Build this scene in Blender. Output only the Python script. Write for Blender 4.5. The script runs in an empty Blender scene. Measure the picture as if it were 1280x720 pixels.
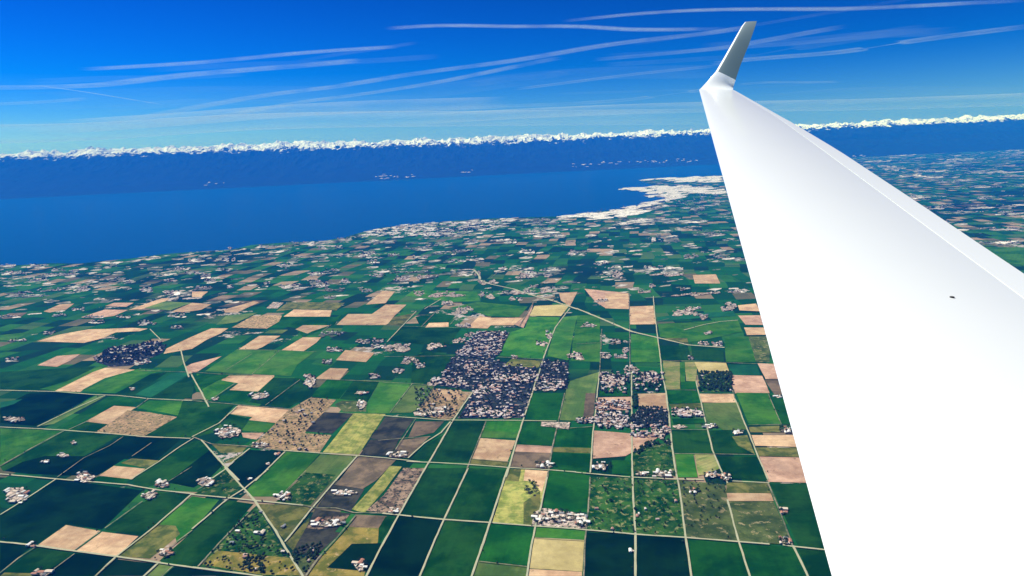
import bpy, math, random
import numpy as np
from mathutils import Vector, Matrix
random.seed(7); rng = np.random.default_rng(7)
sc = bpy.context.scene
COL = sc.collection
R = math.radians
# ------------------------------------------------------------------ camera
H = 1500.0; F = 850.0
ROLL = math.atan(55/1280); PITCH = math.atan(175/850)
f_ = Vector((0, math.cos(PITCH), -math.sin(PITCH))); u_ = Vector((0, math.sin(PITCH), math.cos(PITCH))); r_ = Vector((1, 0, 0))
up = u_*math.cos(ROLL) + r_*math.sin(ROLL); rt = r_*math.cos(ROLL) - u_*math.sin(ROLL)
EYE = Vector((0, 0, H))
cam = bpy.data.cameras.new('camera'); co = bpy.data.objects.new('camera', cam); COL.objects.link(co)
co.matrix_world = Matrix(((rt.x, up.x, -f_.x, 0), (rt.y, up.y, -f_.y, 0), (rt.z, up.z, -f_.z, H), (0, 0, 0, 1)))
cam.sensor_width = 36; cam.lens = F/1280*36; cam.clip_start = 0.05; cam.clip_end = 400000
sc.camera = co
def ray(x, y): return f_ + rt*((x-640)/F) + up*((360-y)/F)
def gnd(x, y, z=0.0):
    d = ray(x, y); t = (z-H)/d.z
    return (d.x*t, d.y*t)
def air(x, y, z):
    d = ray(x, y); t = (z-H)/d.z
    return EYE + d*t
# ------------------------------------------------------------------ nodes
def nmat(name):
    m = bpy.data.materials.new(name); m.use_nodes = True
    nt = m.node_tree; nt.nodes.clear()
    return m, nt
def N(nt, t, **k):
    n = nt.nodes.new(t)
    for a, b in k.items():
        if a.startswith('i_'): n.inputs[a[2:].replace('_', ' ')].default_value = b
        else: setattr(n, a, b)
    return n
def L(nt, a, b): nt.links.new(a, b)
def math_(nt, op, a, b=None, c=None, clamp=False):
    n = nt.nodes.new('ShaderNodeMath'); n.operation = op; n.use_clamp = clamp
    for i, v in enumerate((a, b, c)):
        if v is None: continue
        if isinstance(v, (int, float)): n.inputs[i].default_value = v
        else: nt.links.new(v, n.inputs[i])
    return n.outputs[0]
def mixc(nt, fac, a, b, typ='MIX'):
    n = nt.nodes.new('ShaderNodeMix'); n.data_type = 'RGBA'; n.blend_type = typ
    for s, v in ((0, fac), (6, a), (7, b)):
        if isinstance(v, (int, float)): n.inputs[s].default_value = v
        elif isinstance(v, tuple): n.inputs[s].default_value = (*v, 1)
        else: nt.links.new(v, n.inputs[s])
    return n.outputs[2]
def ramp(nt, src, a, b):      # smooth step
    n = nt.nodes.new('ShaderNodeMapRange'); n.interpolation_type = 'SMOOTHSTEP'
    nt.links.new(src, n.inputs[0]); n.inputs[1].default_value = a; n.inputs[2].default_value = b
    return n.outputs[0]
def noise(nt, vec, scale, detail=4, rough=0.55, dist=0.0):
    n = N(nt, 'ShaderNodeTexNoise'); n.inputs['Scale'].default_value = scale; n.inputs['Detail'].default_value = detail
    n.inputs['Roughness'].default_value = rough; n.inputs['Distortion'].default_value = dist
    nt.links.new(vec, n.inputs['Vector']); return n.outputs['Fac']
def principled(nt, col, rough=0.9, spec=0.2):
    b = N(nt, 'ShaderNodeBsdfPrincipled'); b.inputs['Roughness'].default_value = rough
    b.inputs['Specular IOR Level'].default_value = spec
    if isinstance(col, tuple): b.inputs['Base Color'].default_value = (*col, 1)
    else: nt.links.new(col, b.inputs['Base Color'])
    o = N(nt, 'ShaderNodeOutputMaterial'); nt.links.new(b.outputs[0], o.inputs[0]); return b
def simple(name, col, rough=0.85, var=0.0):
    m, nt = nmat(name)
    if var:
        oi = N(nt, 'ShaderNodeObjectInfo'); g = N(nt, 'ShaderNodeNewGeometry')
        f = noise(nt, g.outputs['Position'], 0.05, 3)
        c = mixc(nt, f, tuple(x*(1-var) for x in col), tuple(min(1, x*(1+var)) for x in col))
        principled(nt, c, rough)
    else: principled(nt, col, rough)
    return m

FM = {}
def fieldmat(key, c1, c2, mott=0.004, lo=0.35, hi=0.65, stripe=0.12, period=22.0, c3=None, c3t=0.62, rndv=0.18):
    m, nt = nmat('crop_' + key)
    g = N(nt, 'ShaderNodeNewGeometry'); uv = N(nt, 'ShaderNodeUVMap'); oi = N(nt, 'ShaderNodeObjectInfo')
    pos = g.outputs['Position']
    c = mixc(nt, ramp(nt, noise(nt, pos, mott, 6, 0.65, .3), lo+.05, hi-.05), c1, c2)
    if c3:
        c = mixc(nt, ramp(nt, noise(nt, pos, mott*2.6, 6, 0.7, 0.4), c3t, c3t+0.06), c, c3)
    # tractor rows along the field: one-dimensional noise across the rows
    sx = N(nt, 'ShaderNodeSeparateXYZ'); L(nt, uv.outputs[0], sx.inputs[0])
    cx = N(nt, 'ShaderNodeCombineXYZ')
    L(nt, sx.outputs[1], cx.inputs[1]); L(nt, math_(nt, 'MULTIPLY', sx.outputs[0], 0.02), cx.inputs[0]); L(nt, math_(nt, 'MULTIPLY', oi.outputs['Random'], 900), cx.inputs[2])
    st = noise(nt, cx.outputs[0], 1.0/period, 3, 0.7)
    fine = noise(nt, pos, 0.03, 4, 0.7)
    v = math_(nt, 'ADD', 1.0, math_(nt, 'MULTIPLY', math_(nt, 'SUBTRACT', st, 0.5), stripe*4))
    v = math_(nt, 'MULTIPLY', v, math_(nt, 'ADD', 0.65, math_(nt, 'MULTIPLY', fine, 0.7)))
    big = noise(nt, pos, .0045, 3, .6, .6)
    v = math_(nt, 'MULTIPLY', v, math_(nt, 'ADD', .55, math_(nt, 'MULTIPLY', big, .9)))
    v = math_(nt, 'MULTIPLY', v, math_(nt, 'ADD', 1-rndv, math_(nt, 'MULTIPLY', oi.outputs['Random'], rndv*2)))
    cc = N(nt, 'ShaderNodeCombineColor'); [L(nt, v, cc.inputs[i]) for i in range(3)]
    principled(nt, mixc(nt, 1.0, c, cc.outputs[0], 'MULTIPLY'), 1.0, 0.0)
    FM[key] = m
G = 1.0
fieldmat('nv', (.001, .011, .005), (.003, .022, .006), stripe=.15)
fieldmat('dk', (.003, .030, .006), (.010, .054, .008), stripe=.15)
fieldmat('dg', (.003, .034, .004), (.013, .064, .007), stripe=.16)
fieldmat('gr', (.004, .050, .005), (.012, .086, .008), stripe=.15)
fieldmat('em', (.016, .105, .010), (.050, .160, .016), stripe=.15)
fieldmat('tl', (.010, .080, .034), (.014, .105, .040), stripe=.07)
fieldmat('lg', (.026, .115, .014), (.060, .155, .022), stripe=.16)
fieldmat('lo', (.060, .125, .028), (.120, .175, .045), stripe=.15, period=20)
fieldmat('ol', (.050, .075, .016), (.150, .145, .040), mott=.012, stripe=.10)
fieldmat('yg', (.17, .21, .045), (.36, .34, .095), mott=.02, stripe=.22, period=12, c3=(.30, .22, .12), c3t=.62)
fieldmat('ys', (.28, .26, .100), (.15, .21, .050), mott=.01, stripe=.34, period=16)
fieldmat('go', (.10, .11, .018), (.25, .19, .045), mott=.012, stripe=.06, c3=(.38, .27, .14), c3t=.58)
fieldmat('tan', (.40, .25, .15), (.52, .36, .22), mott=.008, stripe=.10, c3=(.30, .20, .11), c3t=.60, rndv=.2)
fieldmat('kh', (.41, .33, .14), (.48, .39, .18), stripe=.05, rndv=.05)
fieldmat('pk', (.38, .23, .16), (.50, .32, .23), mott=.01, stripe=.08, c3=(.22, .14, .09), c3t=.60, rndv=.1)
fieldmat('br', (.09, .072, .048), (.18, .13, .085), mott=.008, stripe=.14)
fieldmat('ch', (.016, .021, .017), (.050, .050, .036), mott=.008, stripe=.12)
fieldmat('sc', (.40, .26, .15), (.26, .19, .10), mott=.02, stripe=.05, c3=(.08, .08, .035), c3t=.52)
fieldmat('scb', (.09, .065, .048), (.30, .21, .15), mott=.02, stripe=.04, c3=(.020, .030, .02), c3t=.51)
fieldmat('mot', (.004, .036, .006), (.030, .095, .014), mott=.013, stripe=.04, c3=(.17, .18, .075), c3t=.545)
fieldmat('mob', (.030, .055, .015), (.080, .105, .032), mott=.010, stripe=.05, c3=(.22, .19, .10), c3t=.56)
fieldmat('wd', (.014, .022, .036), (.026, .040, .044), mott=.012, stripe=.0, c3=(.20, .17, .16), c3t=.56)
fieldmat('pv', (.34, .26, .22), (.60, .48, .43), mott=.03, stripe=.0, c3=(.05, .07, .04), c3t=.50)
fieldmat('wt', (.50, .46, .44), (.78, .72, .69), mott=.014, stripe=.0, c3=(.05, .08, .07), c3t=.56)
fieldmat('vg', (.12, .13, .10), (.74, .66, .62), mott=.0022, lo=.36, hi=.68, stripe=.0, c3=(.02, .05, .04), c3t=.50, rndv=.3)
WORD = dict(vg='village_ground', nv='dark_field', dk='crop_field', dg='crop_field', gr='crop_field', em='crop_field', tl='crop_field', lg='grass_field', lo='grass_field',
            ol='meadow', yg='rapeseed_field', ys='striped_field', go='meadow', tan='stubble_field', kh='stubble_field', pk='bare_field', br='ploughed_field',
            ch='ploughed_field', sc='scrub_ground', scb='scrub_ground', mot='pasture', mob='pasture', wd='woodland_ground', pv='village_ground', wt='town_ground')
# ------------------------------------------------------------------ helpers
def struct(name, verts, faces, mat, kind='structure', uvs=None, smooth=False):
    me = bpy.data.meshes.new(name); me.from_pydata(verts, [], faces)
    if uvs is not None:
        l = me.uv_layers.new(name='UVMap'); vi = np.empty(len(me.loops), int); me.loops.foreach_get('vertex_index', vi)
        l.data.foreach_set('uv', np.asarray(uvs, float)[vi].ravel())
    me.materials.append(mat)
    if smooth: me.polygons.foreach_set('use_smooth', [True]*len(me.polygons))
    o = bpy.data.objects.new(name, me); COL.objects.link(o)
    if kind: o['kind'] = kind
    return o
S1 = 0.1875
CR = dict(A0=(0, 340, S1), A1=(240, 340, S1), A2=(480, 340, S1), A3=(720, 340, S1), B0=(0, 465, S1), B1=(240, 465, S1), B2=(480, 465, S1), B3=(720, 465, S1),
          C0=(0, 585, S1), C1=(240, 585, S1), C2=(480, 585, S1), C3=(720, 585, S1), D=(860, 440, .15625), E=(900, 600, 1/6), F=(0, 280, .25), G=(320, 270, .25),
          H=(400, 130, .40625), I=(980, 130, 1/3), K=(700, 520, .28125), P=(0, 0, 1))
def px(c, x, y): o = CR[c]; return (o[0]+x*o[2], o[1]+y*o[2])
def parse(s):
    for ln in s.strip().splitlines():
        ln = ln.split('#')[0].split()
        if not ln: continue
        yield ln[0], ln[1], [tuple(map(float, p.split(','))) for p in ln[2:]]
nfield = [0]
def field(key, pts, jit=0.0):
    z = 0.25 + 0.012*nfield[0]; nfield[0] += 1
    g = [gnd(x, y, z) for x, y in pts]
    if not jit and len(pts) < 9: jit = .007
    if jit:                                   # ragged outline
        q = []
        for i in range(len(g)):
            a, b = Vector(g[i]), Vector(g[(i+1) % len(g)]); n = max(1, min(10, int((b-a).length/60)))
            for k in range(n):
                p = a.lerp(b, k/n); w = (b-a).length*jit
                q.append((p.x+random.uniform(-w, w)*.5, p.y+random.uniform(-w, w)*.5))
        g = q
    # rows run along the longest side
    m = max(range(len(g)), key=lambda i: (Vector(g[i])-Vector(g[(i+1) % len(g)])).length)
    d = (Vector(g[(m+1) % len(g)])-Vector(g[m])).normalized()
    uv = [(x*d.x+y*d.y, -x*d.y+y*d.x) for x, y in g]
    # recentre so each field has its own origin on the ground
    cx = sum(p[0] for p in g)/len(g); cy = sum(p[1] for p in g)/len(g)
    o = struct(WORD[key], [(x-cx, y-cy, 0) for x, y in g], [tuple(range(len(g)))], FM[key], uvs=uv)
    o.location = (cx, cy, z)
    return o
# ------------------------------------------------------------------ land, water
gd = Vector((*gnd(771, 195),)) ; ang = math.atan2(gd.y, gd.x)      # direction of the long field roads
m, nt = nmat('land')
g = N(nt, 'ShaderNodeNewGeometry')
mp = N(nt, 'ShaderNodeMapping'); mp.vector_type = 'TEXTURE'; mp.inputs['Rotation'].default_value = (0, 0, ang); L(nt, g.outputs['Position'], mp.inputs['Vector'])
wv = N(nt, 'ShaderNodeVectorMath'); wv.operation = 'ADD'; L(nt, mp.outputs[0], wv.inputs[0])
nz = N(nt, 'ShaderNodeTexNoise'); nz.inputs['Scale'].default_value = .0006; L(nt, mp.outputs[0], nz.inputs['Vector'])
sv = N(nt, 'ShaderNodeVectorMath'); sv.operation = 'SCALE'; sv.inputs['Scale'].default_value = 500; L(nt, nz.outputs['Color'], sv.inputs[0]); L(nt, sv.outputs[0], wv.inputs[1])
def cell(sx, sy):
    s = N(nt, 'ShaderNodeSeparateXYZ'); L(nt, wv.outputs[0], s.inputs[0]); c = N(nt, 'ShaderNodeCombineXYZ')
    b = math_(nt, 'FLOOR', math_(nt, 'DIVIDE', s.outputs[1], sy)); L(nt, b, c.inputs[1])
    off = N(nt, 'ShaderNodeTexWhiteNoise', noise_dimensions='1D'); L(nt, b, off.inputs['W'])
    a = math_(nt, 'FLOOR', math_(nt, 'ADD', math_(nt, 'DIVIDE', s.outputs[0], sx), off.outputs['Value'])); L(nt, a, c.inputs[0])
    w = N(nt, 'ShaderNodeTexWhiteNoise', noise_dimensions='3D'); L(nt, c.outputs[0], w.inputs['Vector']); return w.outputs['Value']
w1 = cell(290, 175)
cr = N(nt, 'ShaderNodeValToRGB'); cr.color_ramp.interpolation = 'CONSTANT'; L(nt, w1, cr.inputs[0])
stops = [(0, (.004, .032, .012)), (.14, (.006, .060, .016)), (.34, (.010, .095, .018)), (.56, (.026, .13, .022)), (.72, (.006, .030, .018)), (.82, (.06, .13, .035)), (.90, (.34, .24, .16)), (.96, (.14, .12, .07))]
for i, (p, c) in enumerate(stops):
    e = cr.color_ramp.elements[i] if i < 2 else cr.color_ramp.elements.new(p)
    e.position = p; e.color = (*c, 1)
w2 = cell(110, 500)
c = mixc(nt, math_(nt, 'MULTIPLY', w2, .5), cr.outputs[0], (.008, .045, .02))
nn = noise(nt, g.outputs['Position'], .0011, 6, .65)
woods = ramp(nt, noise(nt, g.outputs['Position'], .00035, 6, .6), .53, .62)
c = mixc(nt, math_(nt, 'MULTIPLY', woods, .85), c, (.004, .020, .018))
vil = math_(nt, 'MULTIPLY', ramp(nt, nn, .58, .61), ramp(nt, noise(nt, g.outputs['Position'], .009, 5, .7), .50, .55))
c = mixc(nt, vil, c, (.42, .36, .34))
c = mixc(nt, 1.0, c, mixc(nt, noise(nt, g.outputs['Position'], .02, 5, .7), (.6, .6, .6), (1.4, 1.4, 1.4)), 'MULTIPLY')
principled(nt, c, 1.0, 0.0); LAND = m
coast = [(-260, 345), (-120, 336), (0, 331.5), (30, 331), (62, 329), (100, 329.5), (130, 326), (165, 323), (200, 318), (240, 315), (290, 312), (315, 306), (360, 303), (405, 301), (430, 297), (450, 291), (480, 284),
         (520, 280), (560, 276.5), (600, 273.5), (640, 272), (700, 270.5), (730, 267), (770, 262), (805, 256), (830, 252), (845, 248), (838, 246), (815, 246), (803, 244.5), (825, 243), (800, 239), (782, 236.5), (800, 234.5), (820, 233), (812, 230), (800, 226), (830, 223), (860, 221), (900, 219), (960, 215), (1010, 209)]
zc = 0.0
cp = [gnd(x, y) for x, y in coast]
def rough_line(P, n=5, a=.012):
    out = []
    for i in range(len(P)-1):
        p, q = Vector(P[i]), Vector(P[i+1]); l = (q-p).length; nrm = Vector((-(q-p).y, (q-p).x)).normalized()
        for k in range(n): out.append(tuple(p.lerp(q, k/n)+nrm*(random.uniform(-a, a)*l if k else 0)))
    out.append(P[-1]); return out
cp = rough_line(cp)
W = 90000.0
fx, fy = gnd(1010, 209)
land = [(-W, cp[0][1]-600)] + cp + [(fx+2500, fy+4000), (fx+3000, W), (W, W), (W, -W), (-W, -W)]
struct('ground', [(x, y, 0) for x, y in land], [tuple(range(len(land)))], LAND)
# water
m, nt = nmat('lake_water')
g = N(nt, 'ShaderNodeNewGeometry')
b = principled(nt, mixc(nt, noise(nt, g.outputs['Position'], .00012, 4), (.001, .045, .17), (.001, .055, .20)), .3, .012)
bp = N(nt, 'ShaderNodeBump'); bp.inputs['Strength'].default_value = .05; bp.inputs['Distance'].default_value = 3
L(nt, noise(nt, g.outputs['Position'], .02, 4), bp.inputs['Height']); L(nt, bp.outputs[0], b.inputs['Normal'])
struct('water', [(-W, -W, -4), (W, -W, -4), (W, W, -4), (-W, W, -4)], [(0, 1, 2, 3)], m)

# ------------------------------------------------------------------ traced fields
FIELDS = '''
B0 em 0,375 410,390 0,625
B0 dg 430,395 800,420 560,560 210,660 20,660 0,630
B0 nv 560,565 820,428 1210,445 1040,590 830,580 730,640 650,690 400,690
B0 nv 150,600 300,560 640,560 480,690 190,680 30,660
B0 nv 0,240 180,145 330,135 640,150 240,360 0,340
B0 tl 0,200 150,180 90,215 0,240
B0 dk 0,0 640,-40 480,85 300,115 0,118
B0 em 260,115 450,60 660,-40 700,-20 490,85 370,125
B0 em 545,128 860,-10 930,-22 1080,-20 770,142
B0 dk 770,145 1010,10 1120,0 930,125 900,160
B0 tl 900,150 1150,10 1240,0 1250,20 1010,168
B0 dk 1015,168 1250,30 1300,30 1280,180
B0 gr 380,372 720,165 800,160 960,180 880,230 760,222 560,330 470,380
B0 em 900,240 990,190 1220,195 1190,290 1090,270
B0 lo 250,362 340,320 650,152 710,158 360,345
B0 dg 470,382 590,328 720,350 630,402
B0 tan 570,330 760,225 905,235 740,350
B0 sc 630,405 780,310 850,255 1000,270 1180,300 960,427
B0 dg 965,425 1190,300 1300,280 1500,270 1440,400 1290,440
B0 ol 805,607 880,575 1060,590 980,640
B0 tan 660,690 760,625 970,645 880,716
B0 dg 885,715 1065,595 1220,490 1280,465 1345,455 1400,522 1290,610 1120,735 900,780
B0 tan 365,126 440,90 620,0 700,-28 900,-15 700,40 560,112 535,133
C0 nv 0,320 220,180 380,82 500,88 950,150 680,410 440,372 250,505 0,480
C0 dg 700,412 930,250 1050,160 1270,175 1040,375 940,450
C0 gr 610,75 660,55 860,72 840,108 620,90
C0 em 1045,372 1280,188 1460,212 1280,420 1180,500 1150,400
C0 ol 782,588 1040,375 1170,385 1200,440 1130,500 1000,605
C0 dg 1060,620 1280,425 1520,215 1690,240 1315,655 1290,655
C0 tan 250,515 440,380 670,420 488,550
C0 tan 502,552 682,425 922,455 782,586
C0 dg 30,695 240,530 490,568 370,655 240,700
C0 ol 0,720 30,697 240,702 230,720
C0 nv 250,720 500,570 765,598 625,720
C0 nv 0,500 205,528 0,690
C0 nv 780,608 1035,638 950,720 635,720
C0 lo 960,720 1050,640 1160,655 1070,720
C0 nv 1165,660 1280,670 1630,720 1090,720
B1 dg -95,290 -60,190 60,180 110,195 290,215 200,320 0,420
B1 em 30,10 200,30 300,75 130,190 90,180
B1 gr 140,190 260,122 420,133 370,205
B1 dk 380,200 540,38 720,42 800,100 770,160 640,242
B1 gr 820,130 900,50 1075,60 980,180 800,165
B1 dk 985,180 1080,62 1250,62 1170,200
B1 lg 1172,275 1180,200 1250,62 1468,75 1320,275
B1 tan 195,55 235,25 550,30 440,130 250,120 310,75
B1 tan 250,278 310,220 665,250 565,340 380,320 402,300
B1 em 330,390 380,325 560,342 500,402
B1 dg 180,300 250,280 380,310 340,380 200,370
B1 pk 330,405 480,405 430,450 340,435
B1 sc 790,170 960,185 870,282 750,408 930,420 850,537 610,520 385,500 480,420 640,255
B1 ch 880,268 1075,278 935,412 755,395
B1 mob 950,215 1000,190 1165,195 1160,262 1010,265
B1 yg 1078,275 1290,280 1110,550 872,535 950,440
B1 nv 118,520 210,615 120,705 10,770 -165,735 0,610
B1 ol 130,480 380,490 330,535 190,540
B1 ol 210,610 330,540 380,520 270,600
B1 nv 235,635 390,520 612,528 420,715 350,790 290,715
B1 em 628,530 852,545 720,690 600,830 380,830 365,785
B1 lo 862,545 1095,560 960,725 720,690
B1 br 1105,562 1370,575 1230,720 1120,790 930,790
B2 ch -90,440 10,300 200,312 100,450 -20,455
B2 br 210,330 400,330 330,405 160,440
B2 ch -165,555 -90,450 100,450 50,560
B2 br 110,455 310,425 160,570 40,570
C1 mot 640,150 760,30 960,45 790,245 560,225
C1 mot 0,180 60,150 230,10 340,140 240,195
C1 ch 835,260 935,110 1150,140 1060,285
C1 yg 1065,275 1200,130 1320,-15 1400,-10 1280,150 1150,300
C1 mot 45,655 390,285 430,250 700,700 715,720 450,715
C1 ol 440,240 800,248 620,485 560,410
C1 go 60,640 170,550 660,600 720,715 450,710
C1 ol 625,500 780,330 800,390 680,555
C1 ch 820,275 1060,302 940,440 760,400
C1 ch 665,565 760,400 990,430 830,585
C1 scb 760,400 830,330 1050,310 1000,380 840,410
C1 mob 640,590 830,590 750,705
C1 br 1090,310 1300,320 1240,410 1045,392
C1 go 770,720 860,600 1045,395 1245,400 1240,490 1150,705 1150,720
C1 nv 1065,505 1262,500 1185,690 900,665
C1 dg 1245,400 1290,325 1365,325 1250,500
C2 scb 130,0 270,0 180,170 110,305 -30,300 -120,285 0,180
C2 nv 80,322 392,345 240,720 -105,720
C2 dg 408,350 700,370 585,720 248,720
C2 gr 710,372 1005,395 960,650 628,620
C2 lo 630,622 955,655 945,720 595,720
C2 em 1015,395 1345,412 1338,480 1005,462
C2 kh 1005,465 1335,480 1322,690 965,668
C2 tan 962,672 1320,693 1318,720 950,720
C2 dk 285,0 552,0 400,332 120,305
C2 dg 568,0 818,10 705,355 418,335
C2 yg 830,8 940,10 1090,20 1045,260 1000,382 722,360
C2 ol 815,8 915,10 900,90 800,80
C2 tan 940,10 1092,20 1052,165 1000,90 930,85
C2 ol 930,230 1040,150 1045,260 1000,382 930,375
C2 pv 985,382 1000,295 1060,268 1180,272 1280,300 1355,312 1350,405
C2 gr 1105,15 1375,50 1360,295 1210,290 1058,262
B2 dk 455,325 680,325 580,602 318,596
B2 dk 180,580 290,480 400,415 300,592
B2 em 680,330 922,325 905,400 655,392
B2 lg 652,393 905,400 890,442 640,436
B2 tan 640,440 877,457 822,597 588,577
B2 ol 585,580 832,597 815,632 572,612
B2 br 880,485 1122,495 1092,645 833,632
B2 pk 890,485 1120,495 1115,540 870,530
B2 gr 990,140 1198,140 1165,322 938,320
B2 gr 925,326 1152,326 1130,492 885,482
B2 gr 1155,380 1397,362 1382,502 1132,492
B2 ol 1125,500 1382,508 1378,542 1120,532
B2 gr 1118,535 1376,547 1368,662 1095,645
B2 lo 45,272 190,85 330,92 255,232 180,270
B2 sc 200,290 330,110 510,120 560,160 470,300 430,318
B2 tan 355,185 380,120 515,120 500,185
B2 lo 1170,320 1215,120 1240,60 1432,0 1410,140 1390,330
B2 br 1345,140 1410,140 1392,320 1325,320
A2 wd 470,560 620,400 830,402 775,540 720,585
A2 wd 380,690 460,565 700,582 1030,648 1010,720
A2 wd 1060,590 1230,600 1225,780 1000,790 1030,660
B2 wd 370,90 390,0 1015,0 985,140 930,305 490,310 600,130 560,120
A2 dk 25,455 110,365 515,375 425,485 230,480
A2 dk 190,560 290,530 460,560 380,690 360,740 180,735
A2 em 770,555 840,402 940,372 970,298 1175,300 1130,400 1060,585
A2 lg 1090,560 1130,400 1190,300 1290,290 1260,420 1230,590
A2 em 1240,590 1290,290 1440,285 1440,420 1440,600
A2 ol 800,622 850,580 1050,590 1030,640
A2 em 430,240 620,200 960,230 900,300 700,295 640,275
A2 em 140,160 460,200 640,190 620,130 200,120
A2 gr 210,300 330,270 480,290 430,335 240,360
A2 tan 555,372 640,290 700,305 925,305 862,355 712,355 690,376
A2 pk 930,372 870,350 935,300 1000,195 985,250
A2 kh 970,292 1003,226 1242,214 1182,293
A2 tan 1165,140 1290,132 1240,230 1180,190
A2 tan 275,370 300,340 430,335 430,365
A1 lg 85,662 300,515 600,520 820,530 700,620 660,692 410,682
A1 gr 280,300 640,300 960,300 1000,280 950,350 740,435 690,375
A1 gr 0,710 85,662 180,680 410,682 200,710 30,800
A1 tan 312,515 450,425 590,425 470,500 430,516
A1 tan 598,520 740,435 862,435 830,470 745,527
A1 tan 200,720 250,690 550,690 540,702 240,702
A1 tan 820,712 920,640 1042,645 985,718
A1 tan 960,587 1022,520 1217,540 1160,600
A1 tan 610,297 680,250 932,255 920,297
A1 ol 560,262 640,200 1020,205 960,257 932,253 680,248
A1 tan 690,382 740,355 920,355 800,395 770,410
A1 lo 480,408 520,385 640,385 600,410
A1 sc 265,370 410,290 600,290 580,330 500,377
A1 lo 160,352 230,290 440,270 300,335
A1 tan 210,252 270,235 410,195 450,200 300,270 220,270
A1 pv 495,242 540,200 612,205 570,242
A1 tan 0,167 0,130 107,130 60,167
A1 tan -140,265 0,205 130,215 60,252 -60,268
A1 tan 1158,217 1210,175 1270,125 1352,130 1290,207
A1 tan 962,352 1040,280 1200,280 1290,217 1430,217 1352,290 1300,352
A1 ol 1300,352 1345,300 1500,270 1390,357
A1 tan 0,512 -190,545 -170,510 0,430 130,375 242,375 190,410 100,450 20,500
A1 pk 0,610 200,560 40,662 -30,680 -40,630
A0 tan 245,462 380,420 590,382 700,380 880,372 985,378 930,394 770,402 690,440 560,472
A0 pk 248,622 380,560 535,547 470,590 380,632
A0 tan 290,263 400,215 495,210 440,250 330,270
A0 pk 540,302 700,250 852,253 760,292 650,307
A0 pk 700,227 760,205 892,205 840,232
A0 tan 858,252 1080,175 1135,175 1050,227 940,247
A0 lo 960,240 1100,195 1280,205 1130,255
A0 br 0,302 60,275 182,270 130,302 20,312
A0 lg 0,420 60,415 200,400 100,455 0,455
A0 wd 640,600 720,510 940,488 1000,465 1110,488 1080,540 960,592 880,622 740,632
A3 lg 0,478 172,468 172,512 0,520
A3 pk 55,112 350,140 352,247 200,242 130,200
A3 tan 195,145 350,140 352,245 195,242
A3 tan 355,230 516,225 532,347 360,350
A3 tan 778,20 932,15 962,76 793,76
A3 dk 550,490 745,490 770,587 570,587
A3 dk 765,490 980,520 990,600 782,590
A3 em 545,345 1080,320 1110,400 760,470 560,430
A3 em 365,410 545,440 565,600 370,600
A3 em 990,430 1200,430 1230,600 1000,600
A3 ol 560,440 740,440 752,480
A3 gr 180,400 355,400 355,460 200,430
A3 tan 1078,222 1200,210 1232,262 1090,255
A3 pk 1080,290 1240,288 1247,352 1130,350
A3 tan 1120,370 1252,370 1267,418 1140,420
A3 mob 1150,430 1290,430 1290,600 1200,600
A3 ys 577,590 692,600 695,780 602,782
A3 em 692,600 725,600 728,735 697,735
A3 ys 725,600 810,600 800,730 735,725
A3 kh 790,600 1000,605 1030,690 950,685 830,690
A3 tl 1010,615 1205,620 1232,692 1030,690
D pk 555,90 700,95 750,215 620,215
D br 610,220 750,220 790,345 690,340
B3 gr 697,65 800,60 810,118 700,115
B3 mot 808,5 1010,20 1050,132 830,132
B3 pk 1012,20 1242,25 1292,140 1060,142
B3 tan 822,145 1052,145 1072,207 840,202
B3 lo 850,207 1082,202 1142,382 990,392 870,315
B3 gr 600,125 812,120 835,207 615,207
B3 ol 620,215 837,207 850,240 640,240
B3 gr 640,310 850,310 870,342 650,347
B3 dg 630,385 877,385 922,542 650,542
B3 em 658,545 782,545 812,702 680,702
B3 ys 790,545 922,545 962,642 860,682 815,690
B3 dg 890,390 1035,385 1060,440 1190,545 925,545
B3 ol 1040,430 1142,420 1192,547 1080,490
B3 pk 120,390 260,400 370,410 560,425 520,455 380,532 330,560 112,577
B3 pk 148,170 366,165 366,252 138,257
B3 tan 412,145 602,140 607,242 420,232
B3 gr 160,100 360,90 360,162 155,162
B3 dg 380,60 575,60 590,120 380,130
B3 wd 350,330 430,238 602,250 612,352 450,372
B3 mot 380,540 500,480 632,470 662,692 380,692
B3 gr 238,588 366,590 370,682 240,682
D em 385,325 642,328 748,577 488,580
D gr 650,340 770,372 850,575 748,577
D ol 485,600 742,590 742,642 500,642
K tan 850,85 1045,85 1062,137 868,132
K ol 870,140 1062,140 1072,182 885,177
K pk 885,180 1085,185 1115,297 925,292
K dg 688,180 885,180 922,292 730,272
C3 mot 98,60 372,65 387,437 63,417
C3 mot 388,75 672,80 727,457 398,437
C3 mob 688,80 992,110 1085,487 738,457
E mob 60,160 400,160 545,487 135,460
E ol 48,20 350,15 382,97 50,97
E tan 50,97 382,100 402,157 60,157
E dg 370,25 675,25 820,522 590,502
C3 nv 63,427 392,447 387,720 50,720
C3 nv 400,450 728,470 763,720 400,720
C3 gr 748,475 1087,502 1152,720 780,720
E gr 160,480 547,502 652,720 225,720
E dg 585,520 820,532 880,720 670,720
A3 tl 540,300 720,280 1050,260 1070,290 540,330
I em 730,535 930,538 930,610 840,595
'''
for c, k, pts in parse(FIELDS):
    field(k, [px(c, *p) for p in pts])
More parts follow.
